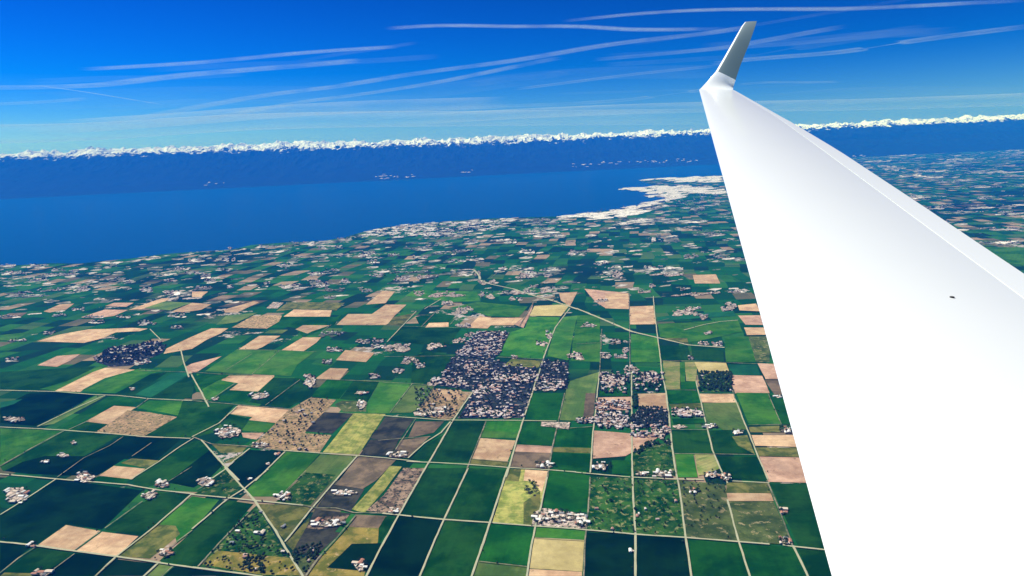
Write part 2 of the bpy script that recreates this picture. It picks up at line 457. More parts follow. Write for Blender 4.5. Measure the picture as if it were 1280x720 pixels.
# pale village / town patches seen in the middle distance and along the shore (outline traced or oval)
def oval(c, cx, cy, rx, ry, tilt=-.08, n=14):
    X, Y = px(c, cx, cy); s = CR[c][2]; P = []
    for i in range(n):
        a = 2*math.pi*i/n; r = random.uniform(.55, 1.12)
        x = rx*s*math.cos(a)*r; y = ry*s*math.sin(a)*r
        P.append((X+x, Y+y+x*tilt))
    return P
def patch(key, c, cx, cy, rx, ry):
    z = 0.25 + 0.012*nfield[0]; nfield[0] += 1
    P, Fa = [], []
    for k in range(9):
        q = oval(c, cx+random.uniform(-.75, .75)*rx, cy+random.uniform(-.7, .7)*ry, rx*random.uniform(.16, .5), ry*random.uniform(.25, .55), -.08, 9)
        b = len(P); P += [gnd(x, y, z) for x, y in q]; Fa.append(tuple(range(b, b+9)))
    zz_ = [z + .012*(i//9)/9 for i in range(len(P))]
    X0 = sum(p[0] for p in P)/len(P); Y0 = sum(p[1] for p in P)/len(P)
    o = struct(WORD[key], [(p[0]-X0, p[1]-Y0, h-z) for p, h in zip(P, zz_)], Fa, FM[key], uvs=[(p[0], p[1]) for p in P])
    o.location = (X0, Y0, z); return o
OV = dict(F='40,210,45,8 190,210,60,9 50,245,50,8 290,230,45,8 370,237,30,5 330,252,60,6 200,280,45,7 980,180,55,9 1150,178,35,10 1120,230,40,7 1030,258,30,14 1050,283,30,6 850,285,35,6 730,330,35,12 860,345,45,10 1010,322,50,9 1150,317,18,9 960,248,40,5 420,325,40,10 250,330,90,8 100,345,80,7 900,222,30,8 1150,122,10,4',
          G='70,150,70,10 230,135,80,9 330,158,25,6 412,155,28,9 440,115,40,6 620,130,90,14 800,162,75,13 560,180,40,8 545,198,35,10 585,232,35,12 690,197,35,9 820,205,60,10 960,185,90,9 1080,215,60,12 1040,175,50,8 150,250,40,14 300,290,50,10 380,272,40,8 170,350,60,10 330,340,40,12 290,325,35,7 445,325,20,8 610,295,50,12 730,315,45,15 860,305,60,8 780,282,120,5 1230,265,25,10 1270,130,40,12 1100,125,50,9 1000,228,50,8',
          H='700,362,50,10 690,400,80,12 1060,362,170,12 1060,415,50,18 1160,320,30,8 800,458,40,8 1140,468,25,8 1060,515,80,18 900,520,30,22 680,515,70,16 860,490,40,8 640,525,30,10 640,455,25,10 1200,400,60,8 1230,470,40,10 230,221,50,7 800,187,30,4 900,181,40,3 1000,176,60,4 1110,173,40,4 460,206,15,4 1150,262,70,10',
          I='450,190,80,4 700,170,60,3 640,208,80,4 850,190,50,4 350,215,60,5 400,240,40,10 560,250,100,5 780,255,130,5 470,270,60,6 640,290,80,6 850,270,60,4 500,350,60,8 750,352,40,6 780,385,120,8 850,410,60,9 700,405,60,4 820,468,110,6 560,390,50,8 800,520,90,7 620,445,60,4 760,310,70,5',
          A0='120,10,90,12 320,20,60,8 450,18,60,8 250,50,80,10 800,55,90,16 550,118,60,12 970,118,45,14 1140,135,50,14 200,160,160,10 400,290,50,10 650,335,60,10 820,300,60,8 620,300,80,8 120,458,70,10 330,410,40,9 80,585,50,14 780,530,90,16 660,580,40,14 950,600,60,20 1020,490,60,16 1180,372,45,10 980,340,70,18 1180,295,60,14 520,250,50,10 60,300,80,8',
          A1='90,30,40,14 660,105,90,22 830,15,60,12 850,95,70,12 255,100,20,10 125,60,40,8 75,108,50,10 500,75,25,8 1020,60,25,10 950,120,80,12 1160,125,50,16 920,170,50,8 1140,465,55,16 1240,460,50,14 900,605,35,18 950,520,60,14 780,700,50,14 1210,695,45,14 930,415,90,22 1240,500,60,18',
          A2='110,45,60,18 270,35,60,12 230,145,40,18 420,150,140,20 680,155,60,26 420,207,45,14 530,255,80,24 620,15,25,18 690,70,70,18 930,25,50,20 920,135,70,20 1090,125,60,22 880,180,45,10 1090,25,30,10 1000,95,30,8 1050,480,45,18 1100,420,25,30 170,590,70,26 240,620,35,22 95,660,40,16 100,505,110,30 350,500,75,24 650,640,60,26 870,570,20,8 570,420,40,16 500,460,50,16 1275,560,55,24 530,355,60,16',
          A3='270,20,45,30 620,15,120,14 510,95,25,12 450,130,60,10 710,118,20,8 780,150,130,10 920,140,50,10 1060,130,60,8 730,270,110,26 850,300,40,20 1020,235,60,36 780,243,70,8 880,410,30,9 850,480,40,12 940,485,40,18 260,465,40,12 200,560,45,18 330,525,30,20 300,565,50,10 20,565,50,24 370,645,50,20 170,190,50,10 765,575,20,10 90,355,60,14',
          B2='330,75,45,18 510,80,70,18 440,60,40,10 700,125,60,28 620,140,30,20 800,50,70,18 930,50,50,26 640,275,60,26 780,288,70,24 1140,100,80,26 1020,110,30,14',
          )
for c, s in OV.items():
    for t in s.split():
        a = list(map(float, t.split(',')))
        patch('pv' if c in ('A2', 'A3', 'B2') else 'vg', c, *a)
def inside(p, poly):
    x, y = p; r = False
    for i in range(len(poly)):
        (x1, y1), (x2, y2) = poly[i-1], poly[i]
        if (y1 > y) != (y2 > y) and x < (x2-x1)*(y-y1)/(y2-y1)+x1: r = not r
    return r
def fill(c, poly, n):          # a shore town: many irregular built-up blocks with gaps of land between them
    z = 0.25 + 0.012*nfield[0]; nfield[0] += 1; P, Fa = [], []
    xs = [p[0] for p in poly]; ys = [p[1] for p in poly]; k = 0
    while k < n:
        x, y = random.uniform(min(xs), max(xs)), random.uniform(min(ys), max(ys))
        if not inside((x, y), poly): continue
        q = oval(c, x, y, random.uniform(10, 36), random.uniform(1.2, 3.2), -.08, 9); b = len(P)
        P += [(*gnd(*p_, z), z+.0001*k) for p_ in q]; Fa.append(tuple(range(b, b+9))); k += 1
    struct('town_ground', P, Fa, FM['wt'], uvs=[(p[0], p[1]) for p in P])
TOWN = '''
G wt 440,122 560,76 700,46 880,31 1100,19 1240,11 1290,13 1285,32 1150,72 1000,85 930,100 850,98 700,108 560,92
H wt 920,262 1000,254 1120,251 1240,262 1240,276 1120,277 1108,290 1000,318 900,336 860,350 740,345 900,326 1000,306 1070,291 992,285 1060,276
H wt 980,233 1100,226 1225,222 1232,240 1100,238
H wt 735,344 900,331 1020,325 950,345 850,357
A2 pv 1045,330 1240,335 1235,380 1045,360
'''
for c, k, pts in parse(TOWN):
    if c == 'A2': c = 'B2'
    if k == 'wt': fill(c, pts, 170 if len(pts) > 10 else 45)
    else: field(k, [px(c, *p) for p in pts], jit=.05)
for c, cx, cy, rx, ry in (('B3', 740, 268, 105, 22), ('B3', 240, 310, 110, 70), ('B3', 250, 60, 90, 50), ('B3', 480, 30, 90, 40), ('B3', 560, 400, 70, 45), ('B3', 690, 362, 55, 14), ('B3', 60, 325, 70, 16)):
    field('pv', oval(c, cx, cy, rx, ry, .02, 20))
P, Fa = [], []
for k in range(1300):
    x = random.uniform(-60, 1340); h = random.uniform(0, 1)**1.6*180
    yl = 205-.03*x+h
    if x < 1010:
        yc = np.interp(x, [c_[0] for c_ in coast[:27]], [c_[1] for c_ in coast[:27]]) if x < 850 else 222
        yl = yc+2+h*.8
    if yl > 395: continue
    b = len(P); rx = random.uniform(2, 9)*(.6+yl/500); ry = rx*random.uniform(.07, .18)
    q = oval('P', x, yl, rx, ry, -.08, 8); z = .12+.00005*k
    P += [(*gnd(*p, z), z) for p in q]; Fa.append(tuple(range(b, b+8)))
struct('village_ground', P, Fa, FM['vg'], kind='structure', uvs=[(p[0], p[1]) for p in P])
# ------------------------------------------------------------------ roads
m, nt = nmat('road_gravel'); g = N(nt, 'ShaderNodeNewGeometry')
principled(nt, mixc(nt, noise(nt, g.outputs['Position'], .03, 5, .7), (.26, .27, .17), (.50, .49, .34)), .95, .1); ROAD = m
m, nt = nmat('track_earth'); g = N(nt, 'ShaderNodeNewGeometry')
principled(nt, mixc(nt, ramp(nt, noise(nt, g.outputs['Position'], .02, 5, .7), .35, .65), (.07, .10, .05), (.28, .25, .18)), .95, .1); TRACK = m
ROADS = '''
C3 17 660,-10 685,110 700,210 730,460 752,590 772,735
B3 13 570,-5 600,130 620,300 640,500 662,640
A3 11 515,160 530,330 545,440 565,600 575,720
C3 13 375,0 380,150 388,300 395,440 395,735
B3 11 370,0 372,250 375,720
A3 8 355,140 358,400 360,720
C3 9 95,60 80,290 60,480 50,735
B3 11 155,0 130,260 112,400 95,670
A3 8 172,380 155,720
C3 11 1010,210 1085,490 1165,735
B3 11 800,60 865,340 910,520 965,650 1010,740
E 10 350,0 440,210 545,490
E 20 545,490 600,600 665,735
B3 11 1060,180 1150,400 1210,550 1280,715
B3 9 1012,20 1060,180
D 6 640,330 745,575
C2 11 1100,0 1045,260 1010,380 975,560 950,735
B2 10 1205,140 1150,380 1120,500 1090,700
C2 13 825,0 710,350 580,735
B2 13 1030,0 990,130 930,310 880,470 815,700
A2 13 1240,240 1140,370 1060,580 1020,720
C2 12 560,0 400,340 232,735
B2 9 680,330 640,430 570,600 552,650
C2 13 275,0 100,310 -5,500 -125,735
B2 13 600,120 520,230 460,320 300,600 230,720
A2 8 835,400 760,540
B2 8 190,75 40,270
B2 7 335,95 250,235
B1 12 1105,555 955,725
C1 12 1025,0 780,290 620,490
B1 12 620,530 420,725
C1 12 510,5 350,135 230,210 0,405
C0 8 1280,415 1140,520
C1 9 390,285 180,500 40,655
C0 11 1280,170 1040,380 770,592 620,735
B0 11 1290,440 1200,495 1060,595 870,715
C0 11 375,70 210,180 0,310
B0 7 820,430 730,490 560,570 380,700
B0 7 1010,470 880,560
B0 9 990,178 895,245
B0 9 460,382 590,322
B0 10 425,392 220,500 0,625
B0 12 250,362 480,250 700,155
C0 10 245,520 120,600 -10,705
C0 8 495,570 360,670
C0 7 770,600 620,735
C0 6 665,425 490,552
C0 6 1280,-10 1120,90
C0 8 950,220 700,400
C0 12 1050,635 940,735
C0 8 1150,655 1065,735
B0 12 -10,365 200,374 400,385 640,402 960,430 1270,442
B1 10 0,430 60,452 130,478 380,495 620,525
B1 12 610,522 860,540 1100,556 1290,572 1520,597
B2 12 150,595 310,601 560,615 820,635 1090,650 1280,665
C3 12 -5,27 370,60 670,72 850,76
C3 11 1040,85 1290,97
C0 13 -10,38 360,70 500,82 850,110 1050,145 1290,172
C1 13 0,175 390,212 740,247
C1 10 740,247 820,265 960,266 1080,296 1280,300
C2 13 -10,300 100,311 400,342 710,361 1000,386 1290,403
C3 13 0,404 390,440 730,461 1090,490 1290,505
E 12 470,484 540,496 830,527
C0 13 -10,489 200,510 480,551 780,590 1040,627 1290,662
C1 13 0,660 330,702 470,722
B0 13 -10,120 380,130 620,150 780,155 980,176 1280,190
B1 10 0,190 300,216 670,247
B1 9 820,46 1100,56 1280,64
B2 9 -10,68 190,76 300,86
B2 12 -10,290 400,319 620,320 920,322 1150,326
B1 9 880,262 1085,277
A2 8 0,563 200,562 460,556
A2 8 760,565 950,576 1050,580
A0 9 920,655 1250,666
A1 9 0,666 180,680 420,683
A1 7 300,517 600,521 830,532
A1 8 950,352 1290,357
A2 8 0,357 110,360 560,373
A3 10 570,590 760,592 1210,612
A3 8 0,478 170,470
A3 7 535,330 620,310
B3 8 600,118 800,120
B3 9 830,143 1060,142
B3 7 630,382 880,385
B3 7 650,543 925,545 1195,550
D 8 480,582 750,578
B2 7 885,484 1125,496
B2 6 1152,380 1395,362
B2 7 590,578 830,597
C2 6 1005,463 1340,481
C2 6 630,620 955,655
A0 20 1205,515 1225,600 1260,700
B1 20 -15,0 60,130 112,232
B1 20 60,452 210,618 312,722
C1 20 218,-5 420,220 560,420 640,560 745,725
B1 12 385,508 280,590 225,645 125,715
C1 8 150,80 30,145
A2 22 600,-15 635,25 640,48
A2 16 560,62 640,52 700,78 860,112
A2 20 860,112 990,155 1140,195 1290,248
A3 20 0,241 150,302 370,396 540,436
A3 15 540,436 750,486 990,502
A3 14 720,386 850,350 960,330 1080,320
B2 12 160,572 270,472 380,402 445,330
A2 11 215,260 20,465
A2 10 335,275 250,362
A2 10 215,285 320,288
A2 9 490,290 440,350
A2 14 380,180 270,245
A2 10 1000,195 900,365
A2 9 760,-5 715,40
A1 10 930,350 860,400
A0 12 1000,380 1075,455
B1 12 300,228 180,340 0,430
B1 10 290,72 130,180
B1 7 720,50 490,220
B1 7 800,165 770,190 640,260
C1 9 1090,315 960,470 840,600 760,715
B2 7 -40,455 160,438 310,430
B2 7 210,312 60,540
C1 6 760,15 620,155
A1 6 580,525 400,680
A1 6 400,545 230,650
'''
nr = [0]
for c, w, pts in parse(ROADS):
    w = float(w)*(1.25 if c in ('A2', 'A3') and float(w) in (15, 16, 20, 22) else .48 if float(w) in (17, 20) else .70); z = 4.6 + nr[0]*.012; nr[0] += 1
    P = [Vector(gnd(*px(c, *p), z)) for p in pts]
    Q = [P[0]]
    for i in range(len(P)-1):
        n = max(1, int((P[i+1]-P[i]).length/35))
        for k in range(1, n+1): Q.append(P[i].lerp(P[i+1], k/n))
    vs, fs = [], []; dr = 0
    for i, p in enumerate(Q):
        d = (Q[min(i+1, len(Q)-1)]-Q[max(i-1, 0)]).normalized(); nn_ = Vector((-d.y, d.x))
        dr = dr*.8 + random.uniform(-.6, .6)
        a, b = w*.5*random.uniform(.72, 1.12), w*.5*random.uniform(.72, 1.12)
        vs += [(*(p+nn_*(a+dr)), z), (*(p-nn_*(b-dr)), z)]
        if i: fs.append((2*i-2, 2*i-1, 2*i+1, 2*i))
    struct('road' if w >= 7.4 else 'farm_track', vs, fs, ROAD if w >= 7.4 else TRACK)

# ------------------------------------------------------------------ buildings and trees
WALL = simple('wall_render', (.55, .52, .46), .9)
ROOFS = [simple('roof_white', (.80, .78, .76), .6), simple('roof_pale_tan', (.66, .55, .45), .8), simple('roof_terracotta', (.42, .20, .14), .85), simple('roof_grey', (.25, .26, .28), .7)]
WALL2 = simple('town_wall', (.50, .42, .39), .9); ROOFS2 = [simple('town_roof_pale', (.62, .54, .53), .8), simple('town_roof_pink', (.52, .38, .35), .8), simple('town_roof_terracotta', (.42, .24, .19), .85), simple('town_roof_grey', (.22, .24, .28), .7)]
BARK = simple('bark', (.09, .07, .05), .95)
LEAF = []
for i, c_ in enumerate(((.012, .040, .012), (.020, .060, .016), (.016, .045, .022))):
    m, nt = nmat('foliage'); g = N(nt, 'ShaderNodeNewGeometry')
    principled(nt, mixc(nt, noise(nt, g.outputs['Position'], .35, 3), tuple(x*.6 for x in c_), tuple(x*1.5 for x in c_)), 1, .05); LEAF.append(m)
def box_v(lx, ly, h):
    return [(-lx, -ly, 0), (lx, -ly, 0), (lx, ly, 0), (-lx, ly, 0), (-lx, -ly, h), (lx, -ly, h), (lx, ly, h), (-lx, ly, h), (-lx, 0, h*1.5), (lx, 0, h*1.5)]
WF = [(0, 1, 5, 4), (1, 2, 6, 9, 5), (2, 3, 7, 6), (3, 0, 4, 8, 7), (0, 3, 2, 1)]
def roof_v(lx, ly, h):
    e = .7; t = .5
    X = lx+e; Y = ly+e; zr = h*1.5+.35; ze = h-.5*h*e/ly+.35
    return [(-X, -Y, ze), (X, -Y, ze), (X, 0, zr), (-X, 0, zr), (-X, Y, ze), (X, Y, ze), (-X, -Y, ze-t*.6), (X, -Y, ze-t*.6), (X, 0, zr-t*.6), (-X, 0, zr-t*.6), (-X, Y, ze-t*.6), (X, Y, ze-t*.6)]
RF = [(0, 1, 2, 3), (3, 2, 5, 4), (6, 9, 8, 7), (9, 10, 11, 8), (0, 6, 7, 1), (4, 5, 11, 10), (1, 7, 8, 2), (2, 8, 11, 5), (0, 3, 9, 6), (3, 4, 10, 9)]
def mk(name, v, f, mat):
    me = bpy.data.meshes.new(name); me.from_pydata(v, [], f); me.materials.append(mat); return me
DOOR = simple('door_paint', (.10, .08, .07), .8)
SH = {'house': (6.5, 4.6, 4.6), 'barn': (13, 6.5, 5.5), 'shed': (8, 4.2, 3.2)}
PROTO = {}
def dup_tree(root):
    r = root.copy(); COL.objects.link(r)
    for ch in root.children:
        c = ch.copy(); COL.objects.link(c); c.parent = r
        for g2 in ch.children:
            d = g2.copy(); COL.objects.link(d); d.parent = c
    return r
def building(kind, ri):
    if (kind, ri) not in PROTO:
        lx, ly, h = SH[kind]
        e = bpy.data.objects.new('farm_house' if kind == 'house' else kind, None); COL.objects.link(e)
        w = bpy.data.objects.new('wall', mk('wall', box_v(lx, ly, h), WF, WALL)); COL.objects.link(w); w.parent = e
        r = bpy.data.objects.new('roof', mk('roof', roof_v(lx, ly, h), RF, ROOFS[ri])); COL.objects.link(r); r.parent = e
        dw, dh = (1.0, 2.2) if kind == 'house' else (2.4, 3.2 if kind == 'barn' else 2.6)
        d = bpy.data.objects.new('door', mk('door', [(-dw, -ly-.12, 0), (dw, -ly-.12, 0), (dw, -ly+.05, 0), (-dw, -ly+.05, 0), (-dw, -ly-.12, dh), (dw, -ly-.12, dh), (dw, -ly+.05, dh), (-dw, -ly+.05, dh)],
            [(0, 1, 5, 4), (1, 2, 6, 5), (2, 3, 7, 6), (3, 0, 4, 7), (4, 5, 6, 7)], DOOR)); COL.objects.link(d); d.parent = e
        PROTO[(kind, ri)] = [e, False]
    p = PROTO[(kind, ri)]
    if not p[1]: p[1] = True; return p[0]
    return dup_tree(p[0])
# lumpy crown: many small leaf clumps spread through an uneven volume
def crown_geo(seed, n=46, rad=5.0, h=11.0):
    rr = random.Random(seed); V, Fc = [], []
    lob = [(rr.uniform(-.5, .5)*rad, rr.uniform(-.5, .5)*rad, h*rr.uniform(.45, .85), rad*rr.uniform(.5, .75)) for _ in range(5)]
    for i in range(n):
        lx_, ly_, lz_, lr_ = lob[i % 5]
        d = Vector((rr.gauss(0, 1), rr.gauss(0, 1), rr.gauss(0, 1))).normalized()*lr_*rr.uniform(.55, 1.0)
        c = Vector((lx_, ly_, lz_))+d; s = rr.uniform(.7, 1.5)
        b = len(V)
        for q in ((1, 0, 0), (-1, 0, 0), (0, 1, 0), (0, -1, 0), (0, 0, .8), (0, 0, -.8)):
            V.append((c.x+q[0]*s*rr.uniform(.6, 1.2), c.y+q[1]*s*rr.uniform(.6, 1.2), c.z+q[2]*s))
        for t in ((0, 2, 4), (2, 1, 4), (1, 3, 4), (3, 0, 4), (2, 0, 5), (1, 2, 5), (3, 1, 5), (0, 3, 5)): Fc.append(tuple(b+k for k in t))
    return V, Fc
def cyl(r0, r1, z0, z1, n=7):
    V = [(r0*math.cos(2*math.pi*i/n), r0*math.sin(2*math.pi*i/n), z0) for i in range(n)] + [(r1*math.cos(2*math.pi*i/n)+.3, r1*math.sin(2*math.pi*i/n), z1) for i in range(n)]
    return V, [(i, (i+1) % n, n+(i+1) % n, n+i) for i in range(n)] + [tuple(range(n, 2*n))]
TP = []
def tree():
    if len(TP) < 3:
        i = len(TP); e = bpy.data.objects.new('tree', None); COL.objects.link(e)
        t = bpy.data.objects.new('trunk', mk('trunk', *cyl(.45, .2, 0, 6.5), BARK)); COL.objects.link(t); t.parent = e
        cv = crown_geo(i+3, rad=(5, 4.2, 6)[i], h=(11, 12, 9)[i]); c = bpy.data.objects.new('crown', mk('crown', *cv, LEAF[i])); COL.objects.link(c); c.parent = e
        TP.append(e); return e
    return dup_tree(random.choice(TP))
ZB = 4.3
CL = [  # crop, cx, cy, rx, ry, buildings, trees, phrase
 ('C0', 110, 180, 85, 60, 13, 4, 'at the far left edge above the dark field, beside a slanting track'),
 ('C0', 565, 62, 65, 34, 10, 4, 'beside the tan rectangle just above the lower left cross road'),
 ('C0', 1080, 108, 45, 24, 7, 2, 'just above the cross road at lower left, by a slanting track'),
 ('C0', 1000, 182, 60, 24, 8, 3, 'just below the cross road at lower left, on the dark green field'),
 ('C0', 1100, 565, 42, 28, 5, 3, 'below the mottled olive meadow at bottom left'),
 ('C0', 215, 515, 26, 12, 3, 1, 'at the left corner of the twin tan fields'),
 ('C0', 285, 700, 60, 22, 5, 1, 'on the bottom edge of the view below the twin tan fields'),
 ('B0', 490, 470, 20, 12, 2, 0, 'alone in the dark green field at left'),
 ('B0', 300, 595, 25, 14, 3, 0, 'at the near end of the field lane at left'),
 ('B0', 420, 555, 40, 16, 3, 0, 'at the pink far end of the field lane at left'),
 ('B0', 90, 315, 80, 20, 7, 3, 'against the left edge of the view above the cross road'),
 ('B0', 885, 112, 22, 12, 2, 0, 'alone in the teal striped fields at left'),
 ('B1', 450, 155, 65, 26, 9, 3, 'right of the L-shaped tan field'),
 ('B1', 240, 400, 85, 45, 15, 12, 'by the crossroads at the head of the long pale diagonal road'),
 ('B1', 450, 488, 60, 16, 7, 3, 'on the lower left corner of the brown scrubland'),
 ('B1', 785, 65, 45, 42, 9, 6, 'at the road bend above the brown scrubland'),
 ('B1', 1130, 138, 48, 12, 4, 1, 'in the green field left of the bright grass strip'),
 ('B1', 1125, 215, 38, 34, 6, 4, 'above the top of the yellow field'),
 ('B1', 155, 180, 28, 9, 2, 0, 'near the foot of the short pale diagonal road'),
 ('B1', 560, 547, 16, 10, 1, 0, 'at the top right of the navy field'),
 ('B1', 508, 612, 16, 10, 1, 0, 'on the right edge of the navy field'),
 ('C1', 612, 190, 52, 26, 10, 5, 'among green fields right of the long pale diagonal road'),
 ('C1', 95, 92, 60, 32, 7, 2, 'along the slanting lane left of the long pale diagonal road'),
 ('C1', 380, 72, 18, 9, 1, 1, 'by the lane at the foot of the navy field'),
 ('C1', 315, 422, 14, 9, 1, 0, 'alone in the pasture left of the long pale diagonal road'),
 ('C1', 450, 432, 24, 10, 2, 1, 'in the middle of the pasture left of the long pale diagonal road'),
 ('C1', 603, 390, 14, 9, 1, 0, 'just right of the long pale diagonal road'),
 ('C1', 1010, 165, 90, 20, 8, 0, 'in a loose row across the grey-brown ploughed field'),
 ('C1', 900, 370, 110, 26, 12, 3, 'strung across the dark ploughed fields below the curved lane'),
 ('C1', 1120, 655, 40, 32, 6, 3, 'in the dark plot at the bottom, left of the navy field'),
 ('B2', 90, 550, 68, 18, 8, 6, 'at the top of the narrow yellow-green strip'),
 ('C2', 65, 285, 38, 20, 5, 2, 'left of the crossing at the corner of the brown scrub'),
 ('B2', 330, 262, 125, 40, 14, 20, 'in the orchard-dotted yard left of the dark town'),
 ('B2', 1075, 620, 62, 18, 6, 6, 'at the foot of the brown plot right of the tan square'),
 ('C2', 1040, 335, 42, 34, 7, 6, 'at the lower right corner of the yellow pasture'),
 ('C2', 1170, 325, 80, 36, 12, 12, 'on the pink village ground below the deep green square'),
 ('C3', 30, 345, 44, 40, 8, 7, 'at the right end of the pink village ground'),
 ('B3', 170, 628, 58, 28, 7, 7, 'below the large pink bare field'),
 ('C3', 440, 38, 40, 18, 4, 3, 'just right of the road below the pink bare field'),
 ('C3', 590, 35, 68, 22, 7, 6, 'left of the main road above the mottled pasture'),
 ('C3', 910, 45, 50, 22, 8, 3, 'at the foot of the striped yellow plot on the right'),
 ('C3', 1000, 62, 32, 26, 6, 5, 'on the top left corner of the olive and tan strips'),
 ('C3', 780, 155, 34, 18, 3, 3, 'at the top of the rough pasture'),
 ('C3', 410, 310, 18, 12, 2, 0, 'beside the straight road between the mottled pastures'),
 ('C3', 375, 550, 16, 8, 1, 0, 'beside the straight road in the dark fields at the bottom'),
 ('B3', 890, 360, 48, 14, 6, 3, 'at the lower left of the light olive field'),
 ('B3', 1075, 402, 38, 14, 4, 1, 'below the light olive field'),
 ('D', 785, 622, 48, 22, 5, 5, 'close beside the wing edge above the tan field'),
 ('D', 725, 357, 32, 9, 3, 0, 'close beside the wing edge at the top of the striped green field'),
 ('E', 485, 455, 42, 28, 6, 5, 'at the crossing in the lower right, near the wing'),
 ('E', 480, 237, 32, 18, 3, 1, 'on the roadside in the right hand green field near the wing'),
]
ROOFW = ['white-roofed', 'tan-roofed', 'red-roofed', 'grey-roofed']
placed = []
def spot(c, cx, cy, rx, ry, gap):
    for _ in range(60):
        a = random.uniform(0, 2*math.pi); r = math.sqrt(random.random())
        x, y = px(c, cx+rx*r*math.cos(a), cy+ry*r*math.sin(a)); g = gnd(x, y, ZB)
        if all((g[0]-q[0])**2+(g[1]-q[1])**2 > (gap+q[2])**2 for q in placed[-60:]): break
    placed.append((g[0], g[1], gap)); return g
nb = ntree = 0
for c, cx, cy, rx, ry, b, t, ph in CL:
    if b > 1: field('pv', oval(c, cx, cy, rx*1.0, ry*.95, -.05, 18))
    elif b == 1: field('pv', oval(c, cx, cy, rx, ry, 0, 10))
    for i in range(b):
        k = random.choices(['house', 'barn', 'shed'], (.45, .35, .2))[0]; ri = random.choices((0, 1, 2, 3), (.58, .22, .12, .08))[0]
        x, y = spot(c, cx, cy, rx, ry, 9); e = building(k, ri)
        e.location = (x, y, ZB); e.rotation_euler = (0, 0, ang+random.choice((0, math.pi/2))+random.uniform(-.12, .12)); s = random.uniform(.75, 1.2); e.scale = (s, s, s)
        e['category'] = {'house': 'farmhouse', 'barn': 'barn', 'shed': 'shed'}[k]
        e['label'] = f"{ROOFW[ri]} {e['category']} {ph}"; e['group'] = f"{ROOFW[ri]} {e['category']}s {ph}"; nb += 1
    for i in range(int(t*1.6+.5)):
        x, y = spot(c, cx, cy, rx*1.1, ry*1.15, 5); e = tree()
        e.location = (x, y, ZB-.4); e.rotation_euler = (0, 0, random.uniform(0, 6)); s = random.uniform(1.0, 1.7); e.scale = (s, s, s*.9)
        e['category'] = 'tree'; e['label'] = 'dark green tree ' + ph; e['group'] = 'dark green trees ' + ph; ntree += 1
for i in range(12):
    x, y = spot('C2', 975, 135, 42, 46, 6); e = tree(); e.location = (x, y, ZB-.4); e.scale = (1.9, 1.9, 1.6); e.rotation_euler = (0, 0, i)
    e['category'] = 'tree'; e['label'] = 'dark green tree in the clump inside the yellow pasture at the bottom'; e['group'] = 'clump of trees in the yellow pasture'; ntree += 1
# the many further houses and trees as one mass each
HV, HF, HM = [], [], []
def add_h(x, y, s, a):
    lx, ly, h = 6.5*s, 4.6*s, 4.6*s; ca, sa = math.cos(a), math.sin(a); b = len(HV)
    h *= min(1, 1.6/s)
    for v in box_v(lx, ly, h): HV.append((x+v[0]*ca-v[1]*sa, y+v[0]*sa+v[1]*ca, ZB+v[2]))
    for f in WF[:4]: HF.append(tuple(b+k for k in f)); HM.append(0)
    mi = random.choices((1, 2, 3, 4), (.5, .25, .15, .1))[0]
    HF.append((b+4, b+5, b+9, b+8)); HM.append(mi); HF.append((b+8, b+9, b+6, b+7)); HM.append(mi)
TV, TF, TM = [], [], []
TK = [1]
def add_t(x, y, s):
    b = len(TV); n = 6; z0 = ZB
    for j, (rr_, zz) in enumerate(((.55, 2), (1, 5), (.85, 8), (.35, 10.5))):
        for i in range(n):
            a = 2*math.pi*i/n+j*.5; q = rr_*5*s*random.uniform(.75, 1.2)
            TV.append((x+q*math.cos(a), y+q*math.sin(a), z0+zz*s+random.uniform(-.7, .7)*s))
    for j in range(3):
        for i in range(n): TF.append((b+j*n+i, b+j*n+(i+1) % n, b+(j+1)*n+(i+1) % n, b+(j+1)*n+i))
    TM.extend([TK[0]]*(3*n+2)); TF.append(tuple(b+3*n+i for i in range(n))); TF.append(tuple(b+n-1-i for i in range(n)))
def scatter(c, poly, nh, ntt, sh=1.2, st=1.3):
    TK[0] = 0 if nh >= 50 else 1
    P = [px(c, *p) for p in poly]; g = [gnd(*p) for p in P]
    xs = [p[0] for p in g]; ys = [p[1] for p in g]
    for n_, fn, s in ((nh, add_h, sh), (ntt, add_t, st)):
        k = tries = 0
        while k < n_ and tries < n_*20:
            tries += 1; p = (random.uniform(min(xs), max(xs)), random.uniform(min(ys), max(ys)))
            if not inside(p, g): continue
            k += 1; ss = s*random.uniform(.8, 1.4)
            if fn is add_h: fn(p[0], p[1], ss, ang+random.choice((0, 1.57))+random.uniform(-.2, .2))
            else: fn(p[0], p[1], ss)
def rect(x0, y0, x1, y1): return [(x0, y0), (x1, y0), (x1, y1), (x0, y1)]
scatter('A2', [(470, 560), (620, 400), (830, 402), (775, 540), (720, 585)], 300, 210, 1.25, 1.1)
scatter('A2', [(380, 690), (460, 565), (700, 582), (1030, 648), (1010, 720)], 90, 240, 1.15, 1.1)
scatter('A2', [(1060, 590), (1230, 600), (1225, 780), (1000, 790), (1030, 660)], 60, 190, 1.15, 1.1)
scatter('B2', [(370, 90), (390, 0), (1015, 0), (985, 140), (930, 305), (490, 310), (600, 130)], 200, 380, 1.1, 1.0)
for a in ((590, 640, 70, 26), (440, 70, 130, 24), (690, 120, 80, 30), (810, 45, 70, 16), (930, 50, 50, 28), (650, 275, 70, 26), (790, 285, 70, 20), (1130, 95, 70, 22)):
    if a[1] > 600: scatter('A2', oval('P', *a), 30, 10, 1.4); continue
    scatter('B2', rect(a[0]-a[2], a[1]-a[3], a[0]+a[2], a[1]+a[3]), 38, 20, 1.5)
scatter('B3', rect(130, 190, 360, 380), 120, 160, 1.2, 1.0)
scatter('B3', [(350, 330), (430, 238), (602, 250), (612, 352), (450, 372)], 50, 330, 1.2, 1.2)
